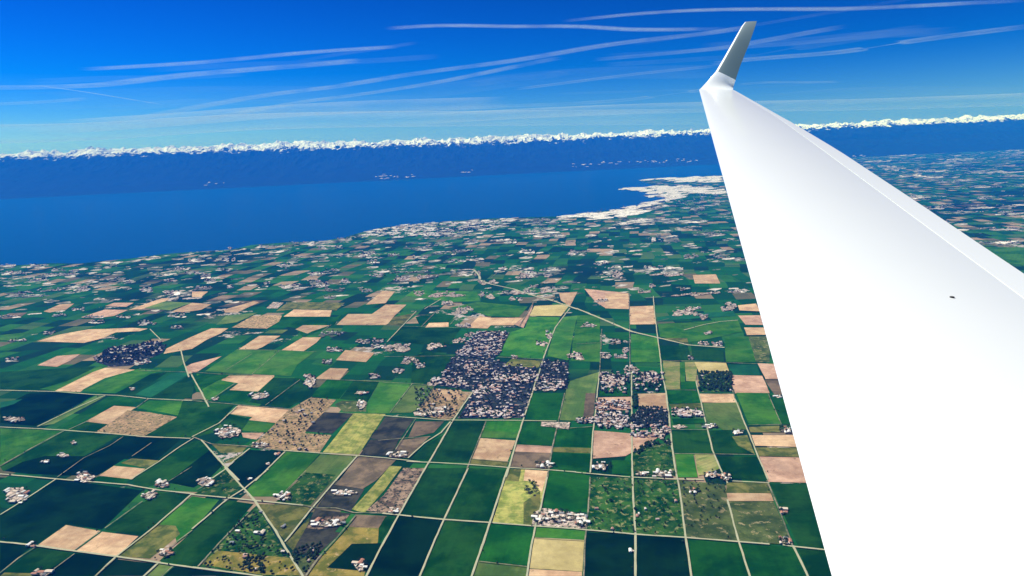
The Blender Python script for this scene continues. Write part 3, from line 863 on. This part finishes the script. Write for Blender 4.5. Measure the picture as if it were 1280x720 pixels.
scatter('B3', rect(360, 355, 620, 440), 60, 50, 1.2, 1.0)
scatter('B3', rect(160, 5, 360, 150), 60, 90, 1.3, 1.2)
scatter('B3', rect(380, 5, 575, 130), 55, 90, 1.3, 1.2)
scatter('B3', rect(640, 250, 850, 305), 50, 45, 1.3, 1.0)
scatter('B3', rect(0, 310, 120, 345), 26, 20, 1.2, 1.0)
scatter('B3', rect(820, 10, 1040, 130), 8, 170, 1.2, 1.6)
scatter('B3', rect(375, 160, 410, 250), 0, 30, 1.2, 1.3)
scatter('B3', [(380, 530), (500, 470), (632, 460), (620, 490), (500, 500), (400, 560)], 4, 50, 1.2, 1.2)
scatter('B1', [(790, 170), (960, 185), (870, 282), (750, 408), (930, 420), (850, 537), (610, 520), (480, 420)], 14, 90, 1.0, 1.0)
scatter('B2', rect(200, 110, 520, 310), 10, 110, 1.1, 1.2)
scatter('A0', [(640, 600), (720, 510), (940, 488), (1000, 465), (1110, 488), (1080, 540), (880, 622)], 60, 260, 1.8, 1.6)
scatter('C1', [(45, 655), (390, 285), (430, 250), (700, 700), (450, 715)], 4, 90, 1.0, .9)
scatter('C1', [(640, 590), (700, 540), (880, 500), (830, 590), (750, 705)], 3, 50, 1.0, 1.0)
scatter('C1', rect(340, 585, 480, 700), 2, 40, 1, 1.1)
scatter('C3', rect(100, 60, 990, 440), 6, 120, 1.0, .8)
for c, s in OV.items():
    if c in ('A0', 'A1', 'A2', 'A3', 'G', 'H', 'F', 'I'):
        for t in s.split():
            a = list(map(float, t.split(','))); far = c in 'FGHI'
            scatter(c, rect(a[0]-a[2]*.8, a[1]-a[3]*.8, a[0]+a[2]*.8, a[1]+a[3]*.8), 8 if far else 10, 2 if far else 5, 1.8 if far else 1.15, 1.8 if far else 1.1)
scatter('G', [(470, 118), (570, 80), (700, 52), (880, 36), (1100, 24), (1240, 15), (1280, 30), (1150, 72), (1000, 85), (930, 100), (700, 108), (560, 95)], 300, 60, 1.9, 2)
scatter('H', [(760, 345), (1060, 290), (1240, 262), (1240, 300), (1000, 330), (900, 350)], 110, 20, 1.9, 2)
TK[0] = 1
# hedgerow and field trees along the lanes
for c, w, pts in parse(ROADS):
    P = [Vector(gnd(*px(c, *p))) for p in pts]; w = float(w)
    for i in range(len(P)-1):
        for k in range(int((P[i+1]-P[i]).length/110)):
            if random.random() < .5: continue
            p = P[i].lerp(P[i+1], random.random()); d = (P[i+1]-P[i]).normalized(); o_ = random.choice((-1, 1))*(w*.5+random.uniform(3, 9))
            add_t(p.x-d.y*o_, p.y+d.x*o_, random.uniform(.45, .95))
me = bpy.data.meshes.new('distant_houses'); me.from_pydata(HV, [], HF)
for mm in [WALL2]+ROOFS2: me.materials.append(mm)
me.polygons.foreach_set('material_index', HM)
o = bpy.data.objects.new('distant_houses', me); COL.objects.link(o); o['kind'] = 'stuff'; o['label'] = 'countless tiny pale houses of the villages and the shore town'; o['category'] = 'houses'
me = bpy.data.meshes.new('distant_trees'); me.from_pydata(TV, [], TF); me.materials.append(simple('village_foliage', (.018, .034, .030), .95)); me.materials.append(simple('hedge_foliage', (.016, .046, .012), .95)); me.polygons.foreach_set('material_index', TM)
o = bpy.data.objects.new('distant_trees', me); COL.objects.link(o); o['kind'] = 'stuff'; o['label'] = 'dark mass of village trees, woods and hedgerow trees'; o['category'] = 'trees'
print('buildings', nb, 'trees', ntree, 'stuff houses', len(HV)//10, 'stuff trees', len(TV)//24, 'fields', nfield[0], 'roads', nr[0])

# ------------------------------------------------------------------ mountains
def vnoise(x, y, seed):
    xi = np.floor(x).astype(np.int64); yi = np.floor(y).astype(np.int64); fx_ = x-xi; fy_ = y-yi
    fx_ = fx_*fx_*(3-2*fx_); fy_ = fy_*fy_*(3-2*fy_)
    def h(a, b):
        n = (a*374761393 + b*668265263 + seed*974634777) & 0xffffffff
        n = ((n ^ (n >> 13))*1274126177) & 0xffffffff
        return ((n ^ (n >> 16)) & 0xffff)/65535.0
    return (h(xi, yi)*(1-fx_)+h(xi+1, yi)*fx_)*(1-fy_)+(h(xi, yi+1)*(1-fx_)+h(xi+1, yi+1)*fx_)*fy_
def ridged(x, y, o=6, seed=1):
    s = 0; a = 1; t = 0
    for i in range(o):
        n = 1-np.abs(2*vnoise(x, y, seed+i)-1); s = s+a*n*n; t += a; a *= .52; x = x*2.03+7.1; y = y*2.03+3.3
    return s/t
p0 = Vector(gnd(0, 249)); p1 = Vector(gnd(1280, 186.5))
dirm = (p1-p0).normalized(); nrm = Vector((-dirm.y, dirm.x))
NX, NY = 1800, 80
uu = np.linspace(-34000, 92000, NX); vv = np.linspace(0, 15000, NY)
U, V = np.meshgrid(uu, vv, indexing='ij')
X = p0.x+dirm.x*U+nrm.x*V; Y = p0.y+dirm.y*U+nrm.y*V
t = V/15000
prof = np.interp(t, [0, .08, .25, .5, .62, .8, 1], [0, .10, .42, .82, .92, .98, .4])
dist = np.hypot(0, Y)
crest = 1500+dist*((16.0+9.0*np.clip(-X/28000, 0, 1))/850)
rg = ridged(X/2300, Y/2300, 6, 3); rf = ridged(X/700, Y/700, 4, 21); big = vnoise(X/7000, Y/7000, 9)
Z = crest*prof*(.86+.10*big) + prof*(rg-.45)*560 + prof*(rf-.5)*420
Z = np.where(Z > crest, crest+(Z-crest)*.3, Z)
Z = np.maximum(Z, -3.0)*np.clip(t*14, 0, 1)-3
verts = np.stack([X, Y, Z], -1).reshape(-1, 3)
i = np.arange(NX-1)[:, None]*NY+np.arange(NY-1)[None]
faces = np.stack([i, i+NY, i+NY+1, i+1], -1).reshape(-1, 4)
m, nt = nmat('mountain'); g = N(nt, 'ShaderNodeNewGeometry')
sx = N(nt, 'ShaderNodeSeparateXYZ'); L(nt, g.outputs['Position'], sx.inputs[0])
sn = N(nt, 'ShaderNodeSeparateXYZ'); L(nt, g.outputs['Normal'], sn.inputs[0])
rk = mixc(nt, noise(nt, g.outputs['Position'], .0012, 5, .6), (.005, .012, .022), (.014, .022, .032))
zz = math_(nt, 'ADD', sx.outputs[2], math_(nt, 'MULTIPLY', math_(nt, 'SUBTRACT', noise(nt, g.outputs['Position'], .0016, 6, .7), .5), 1500))
zz = math_(nt, 'ADD', zz, math_(nt, 'MULTIPLY', sn.outputs[2], 300))
zz = math_(nt, 'SUBTRACT', zz, math_(nt, 'MULTIPLY', sx.outputs[1], .011))
zz = math_(nt, 'ADD', zz, math_(nt, 'MULTIPLY', math_(nt, 'MINIMUM', sx.outputs[0], 0), .010))
c = mixc(nt, ramp(nt, zz, 1600, 1740), rk, (.92, .94, .97))
principled(nt, c, .8, 0)
struct('mountains', verts.tolist(), faces.tolist(), m, smooth=False)

from mathutils.bvhtree import BVHTree
bv = BVHTree.FromPolygons([Vector(v) for v in verts.tolist()], faces.tolist())
P, Fa = [], []
for cx_, cy_, rx_, ry_, n_ in ((496, 220, 22, 3.2, 14), (728, 207, 12, 2, 8), (765, 204, 18, 1.8, 9), (808, 202, 26, 2.4, 14), (850, 201, 22, 2, 10), (586, 214, 8, 2, 5), (470, 222, 12, 2, 5), (270, 230, 14, 2, 5), (1060, 196, 30, 2, 8)):
    for k in range(n_):
        q = oval('P', cx_+random.uniform(-1, 1)*rx_, cy_+random.uniform(-1, 1)*ry_, random.uniform(.8, 3.0), random.uniform(.2, .5), -.06, 8)
        hs_ = [bv.ray_cast(EYE, ray(*p).normalized())[0] for p in q]
        if any(h_ is None for h_ in hs_): continue
        if max(h_.y for h_ in hs_)-min(h_.y for h_ in hs_) > 2500: continue
        b = len(P); P += [(h_.x, h_.y-12, h_.z+18) for h_ in hs_]; Fa.append(tuple(range(b, b+8)))
if P: struct('village_ground', P, Fa, FM['wt'], uvs=[(p[0], p[1]) for p in P])
# ------------------------------------------------------------------ contrails and cirrus (real ribbons of ice cloud at 10 km)
def trail_mat(name, dens, wsc, col=(.78, .95, 1.0)):
    m, nt = nmat(name); uv = N(nt, 'ShaderNodeUVMap'); s = N(nt, 'ShaderNodeSeparateXYZ'); L(nt, uv.outputs[0], s.inputs[0])
    g = N(nt, 'ShaderNodeNewGeometry')
    d = math_(nt, 'ABSOLUTE', math_(nt, 'SUBTRACT', s.outputs[1], .5))
    n1 = noise(nt, g.outputs['Position'], wsc, 5, .65); n2 = noise(nt, g.outputs['Position'], wsc*.18, 3, .5)
    d = math_(nt, 'ADD', d, math_(nt, 'MULTIPLY', math_(nt, 'SUBTRACT', n1, .5), .35))
    a = ramp(nt, d, .5, .0); a = math_(nt, 'POWER', a, 1.5)
    ends = math_(nt, 'MULTIPLY', ramp(nt, s.outputs[0], 0, .14), ramp(nt, s.outputs[0], 1, .86))
    a = math_(nt, 'MULTIPLY', math_(nt, 'MULTIPLY', a, ends), math_(nt, 'MULTIPLY', ramp(nt, n2, .12, .62), dens), clamp=True)
    di = N(nt, 'ShaderNodeBsdfDiffuse'); tr = N(nt, 'ShaderNodeBsdfTranslucent'); di.inputs[0].default_value = (*col, 1); tr.inputs[0].default_value = (*col, 1)
    ad = N(nt, 'ShaderNodeMixShader'); L(nt, di.outputs[0], ad.inputs[1]); L(nt, tr.outputs[0], ad.inputs[2])
    tp = N(nt, 'ShaderNodeBsdfTransparent'); mx = N(nt, 'ShaderNodeMixShader'); L(nt, a, mx.inputs[0]); L(nt, tp.outputs[0], mx.inputs[1]); L(nt, ad.outputs[0], mx.inputs[2])
    o = N(nt, 'ShaderNodeOutputMaterial'); L(nt, mx.outputs[0], o.inputs[0]); return m
TS = trail_mat('contrail_ice', .22, .0012); TFa = trail_mat('contrail_faint', .15, .0008); VEIL = trail_mat('veil_ice', .26, .0001, (.85, .97, 1)); TV_ = trail_mat('cirrus_ice', .035, .0006)
def trail(name, pts, w, mat, z, label=None, cat=None, kind=None):
    P = [air(x, y, z) for x, y in pts]; Q = []
    for i in range(len(P)-1):                # Catmull-Rom
        a, b, c, d = P[max(i-1, 0)], P[i], P[i+1], P[min(i+2, len(P)-1)]
        for k in range(12):
            s = k/12; Q.append(.5*((2*b)+(c-a)*s+(2*a-5*b+4*c-d)*s*s+(3*b-a-3*c+d)*s**3))
    Q.append(P[-1])
    vs, fs, uv = [], [], []; n = len(Q)
    for i, p in enumerate(Q):
        d = (Q[min(i+1, n-1)]-Q[max(i-1, 0)]); d.z = 0; d.normalize(); s = Vector((-d.y, d.x, 0))
        dist_ = (p-EYE).length; el = (z-H)/dist_                      # width in metres so the oblique band has its apparent width
        wm = w/F*dist_/max(el, .15) if abs(d.x) > .5 else w/F*dist_
        base = 4*i
        for k, (o_, zz_) in enumerate(((-.5, 0), (0, .04), (.5, 0), (0, -.04))):
            q = p+s*(wm*o_); q.z += wm*zz_; vs.append(tuple(q)); uv.append((i/(n-1), (0, .5, 1, .5)[k]))
        if i:
            for k in range(4): fs.append((base-4+k, base-4+(k+1) % 4, base+(k+1) % 4, base+k))
    o = struct(name, vs, fs, mat, kind=kind, uvs=uv, smooth=True)
    o.visible_shadow = True
    if label: o['label'] = label
    if cat: o['category'] = cat
    return o
TR = [
 ([(100, 87), (250, 78), (380, 66), (500, 58)], 5, TS, 'thin straight contrail highest on the left, ending above the middle'),
 ([(-60, 110), (110, 107), (230, 94), (400, 80), (450, 75)], 7, TS, 'broad soft contrail running in from the left edge'),
 ([(40, 106), (100, 114), (150, 122), (205, 131)], 6, TS, 'short contrail slanting down to the right on the left side'),
 ([(-40, 132), (0, 130), (60, 127), (110, 123)], 5, TFa, 'short faint contrail at the left edge above the snow ridge'),
 ([(110, 160), (290, 126), (420, 108), (520, 92), (640, 76), (760, 56), (880, 42), (940, 33)], 6, TS, 'longest contrail rising from low left to the winglet tip'),
 ([(210, 158), (350, 132), (450, 118), (540, 104), (650, 82), (700, 72)], 5, TS, 'contrail just under the longest one'),
 ([(480, 36), (550, 32), (640, 33), (720, 33), (800, 37), (910, 36)], 5, TS, 'level bright contrail high above the middle'),
 ([(700, 27), (800, 17), (900, 12), (1050, 11), (1130, 8), (1290, 0)], 4.5, TS, 'topmost contrail crossing to the upper right corner'),
 ([(890, 80), (940, 74), (1050, 65), (1150, 50), (1300, 31)], 7, TS, 'wide contrail right of the winglet rising to the right edge'),
 ([(600, 133), (700, 130), (780, 125), (860, 115), (900, 110)], 6, TFa, 'faint low contrail left of the wing tip'),
 ([(640, 112), (720, 102), (800, 92), (900, 82)], 5, TFa, 'faint contrail left of the winglet base'),
 ([(920, 106), (960, 103), (1010, 103), (1050, 102)], 4, TFa, 'short faint contrail right of the winglet base'),
 ([(740, 75), (820, 68), (900, 60), (960, 50), (1060, 32)], 6, TFa, 'faint contrail passing behind the winglet'),
]
for i, (pts, w, mt, lab) in enumerate(TR):
    trail('contrail', pts, w, mt, 10000+i*60, lab, 'contrail')
for i, (pts, w) in enumerate([([(-100, 165), (150, 158), (350, 145), (600, 140), (800, 140)], 26), ([(50, 128), (250, 118), (450, 118)], 30), ([(500, 120), (700, 95), (900, 90)], 24), ([(950, 125), (1100, 115), (1300, 118)], 20)]):
    trail('cirrus_cloud', pts, w, TV_, 11200+i*80, None, None, 'stuff')
for i, (pts, w) in enumerate([([(-150, 170), (100, 165), (330, 152), (600, 148), (900, 146)], 34), ([(60, 160), (250, 147), (420, 135), (640, 128)], 26), ([(500, 150), (800, 136), (1100, 130), (1400, 120)], 22)]):
    trail('cirrus_cloud', pts, w, VEIL, 11000+i*60, None, None, 'stuff')
rs = random.Random(5)
for i in range(13):
    x = rs.uniform(-80, 1150); y = rs.uniform(75, 160)-.03*x; l = rs.uniform(120, 380); sl = rs.uniform(-.17, -.03)
    trail('cirrus_cloud', [(x, y), (x+l*.35, y+sl*l*.35+rs.uniform(-2, 2)), (x+l*.7, y+sl*l*.7+rs.uniform(-2, 2)), (x+l, y+sl*l)], rs.uniform(4, 12), TV_, 12000+i*50, None, None, 'stuff')

# ------------------------------------------------------------------ wing
YV = lambda x: 212.5-x*55/1280-186
na = ray(0, YV(0)); nb_ = ray(1280, YV(1280)); wn = na.cross(nb_).normalized()
if wn.z < 0: wn = -wn
HW = 1.17
def wpl(x, y):
    d = ray(x, y); t = -HW/d.dot(wn); return d*t          # relative to the eye
le0, le1 = wpl(874, 112), wpl(1043, 720)
te0, te1 = wpl(922, 119), wpl(1280, 358)
hg0, hg1 = wpl(1013, 178), wpl(1267, 368)
ch = (te0-le0); span = (le1-le0).normalized()
# chord direction = span x normal
cd = span.cross(wn).normalized()
if cd.dot(rt) < 0: cd = -cd
def lineint(p, q, s):      # point on line pq at span coordinate s measured from le0
    d = q-p; k = (s-(p-le0).dot(span))/d.dot(span); return p+d*k
TEP = [wpl(*p) for p in ((927, 117.5), (987, 151), (1049, 188.5), (1150, 255), (1280, 342))]
def teint(s):
    ss = [(p-le0).dot(span) for p in TEP]
    i = 0
    while i < len(TEP)-2 and s > ss[i+1]: i += 1
    return lineint(TEP[i], TEP[i+1], s)
smax = (le1-le0).length+2.2
def naca(x, th):
    return 5*th*(.2969*math.sqrt(max(x, 0))-.126*x-.3516*x*x+.2843*x**3-.1036*x**4)
PAINT, nt = nmat('white_gloss_paint'); g = N(nt, 'ShaderNodeNewGeometry')
nz_ = noise(nt, g.outputs['Position'], 1.3, 5, .6)
b = principled(nt, mixc(nt, nz_, (.83, .87, .87), (.87, .90, .90)), .32, .5)
b.inputs['Coat Weight'].default_value = .4; b.inputs['Coat Roughness'].default_value = .12
def loft(name, secs, mat, parent, close=True):
    n = len(secs[0]); V = [tuple(p) for s in secs for p in s]; Fa = []
    for i in range(len(secs)-1):
        for k in range(n): Fa.append((i*n+k, i*n+(k+1) % n, (i+1)*n+(k+1) % n, (i+1)*n+k))
    Fa.append(tuple(range(n))[::-1]); Fa.append(tuple((len(secs)-1)*n+k for k in range(n)))
    me = bpy.data.meshes.new(name); me.from_pydata(V, [], Fa); me.materials.append(mat)
    me.polygons.foreach_set('use_smooth', [True]*(len(Fa)-2)+[False, False]); me.update()
    import bmesh
    bm = bmesh.new(); bm.from_mesh(me); bmesh.ops.recalc_face_normals(bm, faces=bm.faces); bm.to_mesh(me); bm.free()
    try: me.set_sharp_from_angle(angle=R(38))
    except Exception: pass
    o = bpy.data.objects.new(name, me); COL.objects.link(o); o.parent = parent; return o
wing = bpy.data.objects.new('aircraft_wing', None); COL.objects.link(wing); wing.location = EYE
wing['label'] = 'white glossy aircraft wing with an upturned winglet shaded grey, seen from the cabin'; wing['category'] = 'wing'
def sect(s, x0, x1, n=22, th=.095, lift=0.0):
    le = le0+span*s; te = teint(s); te = te-span*((te-le).dot(span)); c = (te-le).length; cdir = (te-le).normalized()
    xs = [x0+(x1-x0)*(1-math.cos(math.pi*i/n))/2 for i in range(n+1)]
    top = [le+cdir*(c*x)+wn*(c*(naca(x, th)+.018*math.sin(math.pi*x)-.012+lift*(x-x0))) for x in xs]
    bot = [le+cdir*(c*x)-wn*(c*(naca(x, th)*.75-.01*math.sin(math.pi*x)+.012-lift*(x-x0))) for x in reversed(xs)]
    return top+bot
def hfrac(s):
    le = le0+span*s; te = teint(s); te = te-span*((te-le).dot(span)); h = lineint(hg0, hg1, s)
    return min(.93, (h-le).dot((te-le).normalized())/(te-le).length)
S = [0, .04, .1, .2] + [.2+(smax-.2)*(i/36)**1.0 for i in range(1, 37)]
loft('wing_panel', [sect(s, 0, hfrac(s)-.006 if s > .15 else (1 if s < .001 else .998)) if False else sect(s, 0, hfrac(max(s, .0))) for s in S], PAINT, wing)
loft('aileron', [[p-wn*.0 for p in sect(s, hfrac(s)+.008, 1, 8, lift=.09)] for s in [.12]+[s_ for s_ in S if s_ > .15]], PAINT, wing)
loft('tip_fairing', [sect(s, hfrac(s)+.001, 1, 8) for s in (0, .04, .1)], PAINT, wing)
# winglet
def cpt(x, y, depth): return ray(x, y)*depth
d0 = le0.dot(f_); dte = te0.dot(f_)
WL = [((876, 110), (921, 118), 0, .055), ((879, 105), (919.5, 114), .0, .06), ((886, 98.5), (919, 108), .02, .055), ((895, 89), (919.5, 100), .04, .045), ((905, 72), (925, 83), .07, .035), ((918, 49), (936, 56), .12, .028), ((927, 33), (943, 36), .16, .022), ((931, 28), (946, 26.5), .18, .012)]
secs = []
prev = None
for i, (a, b_, dd, tk) in enumerate(WL):
    pa = cpt(*a, d0+dd); pb = cpt(*b_, (d0+dd) + (dte-d0)*(1, .75, .5, .3, .2, .2, .2, .2)[i]); c = (pb-pa); cl = c.length; cdn = c.normalized()
    nx = WL[min(i+1, len(WL)-1)]; pv = WL[max(i-1, 0)]
    sp = (cpt(*nx[0], d0+nx[2])-cpt(*pv[0], d0+pv[2])).normalized()
    nm = cdn.cross(sp).normalized()
    if nm.dot(f_) > 0: nm = -nm
    if i < 3: nm = (nm*(i/3)+wn*(1-i/3)).normalized()
    n = 14; xs = [(1-math.cos(math.pi*k/n))/2 for k in range(n+1)]
    secs.append([pa+cdn*(cl*x)+nm*(naca(x, .10)*cl+(tk*.2*math.sin(math.pi*x) if i < 3 else 0)) for x in xs]+[pa+cdn*(cl*x)-nm*(naca(x, .10)*cl) for x in reversed(xs)])
secs[0] = sect(0, 0, 1, 14)
ctl = [a_.lerp(b_, .42)-span*.10-wn*.03 for a_, b_ in zip(secs[0], secs[3])]
bz = []
for k in range(9):
    t_ = k/8; bz.append([a_*((1-t_)**2)+c_*(2*t_*(1-t_))+b_*(t_*t_) for a_, c_, b_ in zip(secs[0], ctl, secs[3])])
loft('winglet_root', bz, PAINT, wing)
SHADE_GREY = bpy.data.materials.new('shade_grey_paint'); SHADE_GREY.use_nodes = True  # shade on the winglet's inner face, put into its paint colour
gb = SHADE_GREY.node_tree.nodes['Principled BSDF']; gb.inputs['Base Color'].default_value = (.080, .145, .190, 1); gb.inputs['Roughness'].default_value = .4
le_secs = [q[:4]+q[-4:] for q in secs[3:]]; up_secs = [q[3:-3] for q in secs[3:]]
wl = loft('winglet', up_secs, SHADE_GREY, wing)
loft('leading_edge', le_secs, PAINT, wl)  # strip left white to stand for the sunlit front edge
print('WL', [tuple(round(v,2) for v in cpt(*a, d0+dd)) for a,b_,dd,tk in WL], 'n', nm, 'cd', cdn, 'wn', wn, 'span', span, 'depths', d0, dte)
# drain vent: a small dark oval recess cap with a rim
vp = wpl(1190, 372); 
def disc(rad, h, n=20, ry=.6): 
    top = [(rad*math.cos(2*math.pi*i/n), rad*ry*math.sin(2*math.pi*i/n), h) for i in range(n)]; bot = [(x*1.15, y*1.15, -.012) for x, y, _ in top]
    return top+bot, [tuple(range(n))]+[(i, i+n, (i+1) % n+n, (i+1) % n) for i in range(n)]
RUB = simple('vent_rubber', (.03, .03, .035), .6)
me = mk('vent_cap', *disc(.0085, .004), RUB); vo = bpy.data.objects.new('vent_cap', me); COL.objects.link(vo); vo.parent = wing
M3 = Matrix((cd, wn.cross(cd), wn)).transposed().to_4x4()
VENT = vo
sv_ = (vp-le0).dot(span); le_ = le0+span*sv_; te_ = teint(sv_); te_ = te_-span*((te_-le_).dot(span)); cc_ = (te_-le_).length; xx = (vp-le_).dot((te_-le_).normalized())/cc_
# solve along the viewing ray for the true skin height
vv_ = vp.copy()
for _ in range(8):
    s_ = (vv_-le0).dot(span); l_ = le0+span*s_; t_ = teint(s_); t_ = t_-span*((t_-l_).dot(span)); c_l = (t_-l_).length; x_ = (vv_-l_).dot((t_-l_).normalized())/c_l
    hh = c_l*(naca(x_, .095)+.018*math.sin(math.pi*x_)-.012)
    d = ray(1190, 372); vv_ = d*((-HW+hh)/d.dot(wn))
vo.matrix_local = Matrix.Translation(vv_) @ M3

# ------------------------------------------------------------------ haze
m, nt = nmat('air_haze'); v = N(nt, 'ShaderNodeVolumePrincipled'); v.inputs['Density'].default_value = 2.75e-5
v.inputs['Color'].default_value = (.010, .20, .98, 1); v.inputs['Absorption Color'].default_value = (.55, .75, 1, 1); v.inputs['Anisotropy'].default_value = 0.0
o = N(nt, 'ShaderNodeOutputMaterial'); L(nt, v.outputs[0], o.inputs['Volume'])
B = 95000; z0, z1 = -6.5, 3700
hz = struct('haze', [(-B, -B, z0), (B, -B, z0), (B, B, z0), (-B, B, z0), (-B, -B, z1), (B, -B, z1), (B, B, z1), (-B, B, z1)], [(3, 2, 1, 0), (4, 5, 6, 7), (0, 1, 5, 4), (1, 2, 6, 5), (2, 3, 7, 6), (3, 0, 4, 7)], m, kind='stuff')
# ------------------------------------------------------------------ light
SUN_AZ, SUN_EL = -68.0, 54.0           # azimuth measured from +Y towards +X
sd = Vector((math.sin(R(SUN_AZ))*math.cos(R(SUN_EL)), math.cos(R(SUN_AZ))*math.cos(R(SUN_EL)), math.sin(R(SUN_EL))))
su = bpy.data.lights.new('sun', 'SUN'); su.energy = 5.0; su.angle = R(.5); su.color = (1, .98, .90)
so = bpy.data.objects.new('sun', su); COL.objects.link(so); so.rotation_euler = (-sd).to_track_quat('-Z', 'Y').to_euler()
w = bpy.data.worlds.new('World'); sc.world = w; w.use_nodes = True; nt = w.node_tree; nt.nodes.clear()
sky = N(nt, 'ShaderNodeTexSky', sky_type='NISHITA'); sky.sun_disc = False; sky.sun_elevation = R(SUN_EL); sky.sun_rotation = R(SUN_AZ)
sky.altitude = 1500; sky.air_density = 1.0; sky.dust_density = 0.0; sky.ozone_density = 6.0
hs = N(nt, 'ShaderNodeHueSaturation'); hs.inputs['Saturation'].default_value = 1.1; hs.inputs['Value'].default_value = 1.0
bg = N(nt, 'ShaderNodeBackground'); bg.inputs['Strength'].default_value = .09; ow = N(nt, 'ShaderNodeOutputWorld')
tint = mixc(nt, 1.0, hs.outputs[0], (1.3, 1.24, 1.66), 'MULTIPLY')
gm = N(nt, 'ShaderNodeGamma'); gm.inputs['Gamma'].default_value = 2.5
L(nt, mixc(nt, 1.0, sky.outputs[0], (.25, .25, .25), 'MULTIPLY'), gm.inputs['Color']); L(nt, gm.outputs[0], hs.inputs['Color']); L(nt, tint, bg.inputs[0]); L(nt, bg.outputs[0], ow.inputs[0])
vs_ = sc.view_settings; vs_.view_transform = 'Standard'; vs_.look = 'None'; vs_.exposure = 0.32; vs_.gamma = 1; vs_.use_curve_mapping = False
sc.cycles.use_denoising = True
sc.cycles.max_bounces = 6; sc.cycles.volume_bounces = 1; sc.cycles.transparent_max_bounces = 24
sc.cycles.use_adaptive_sampling = False
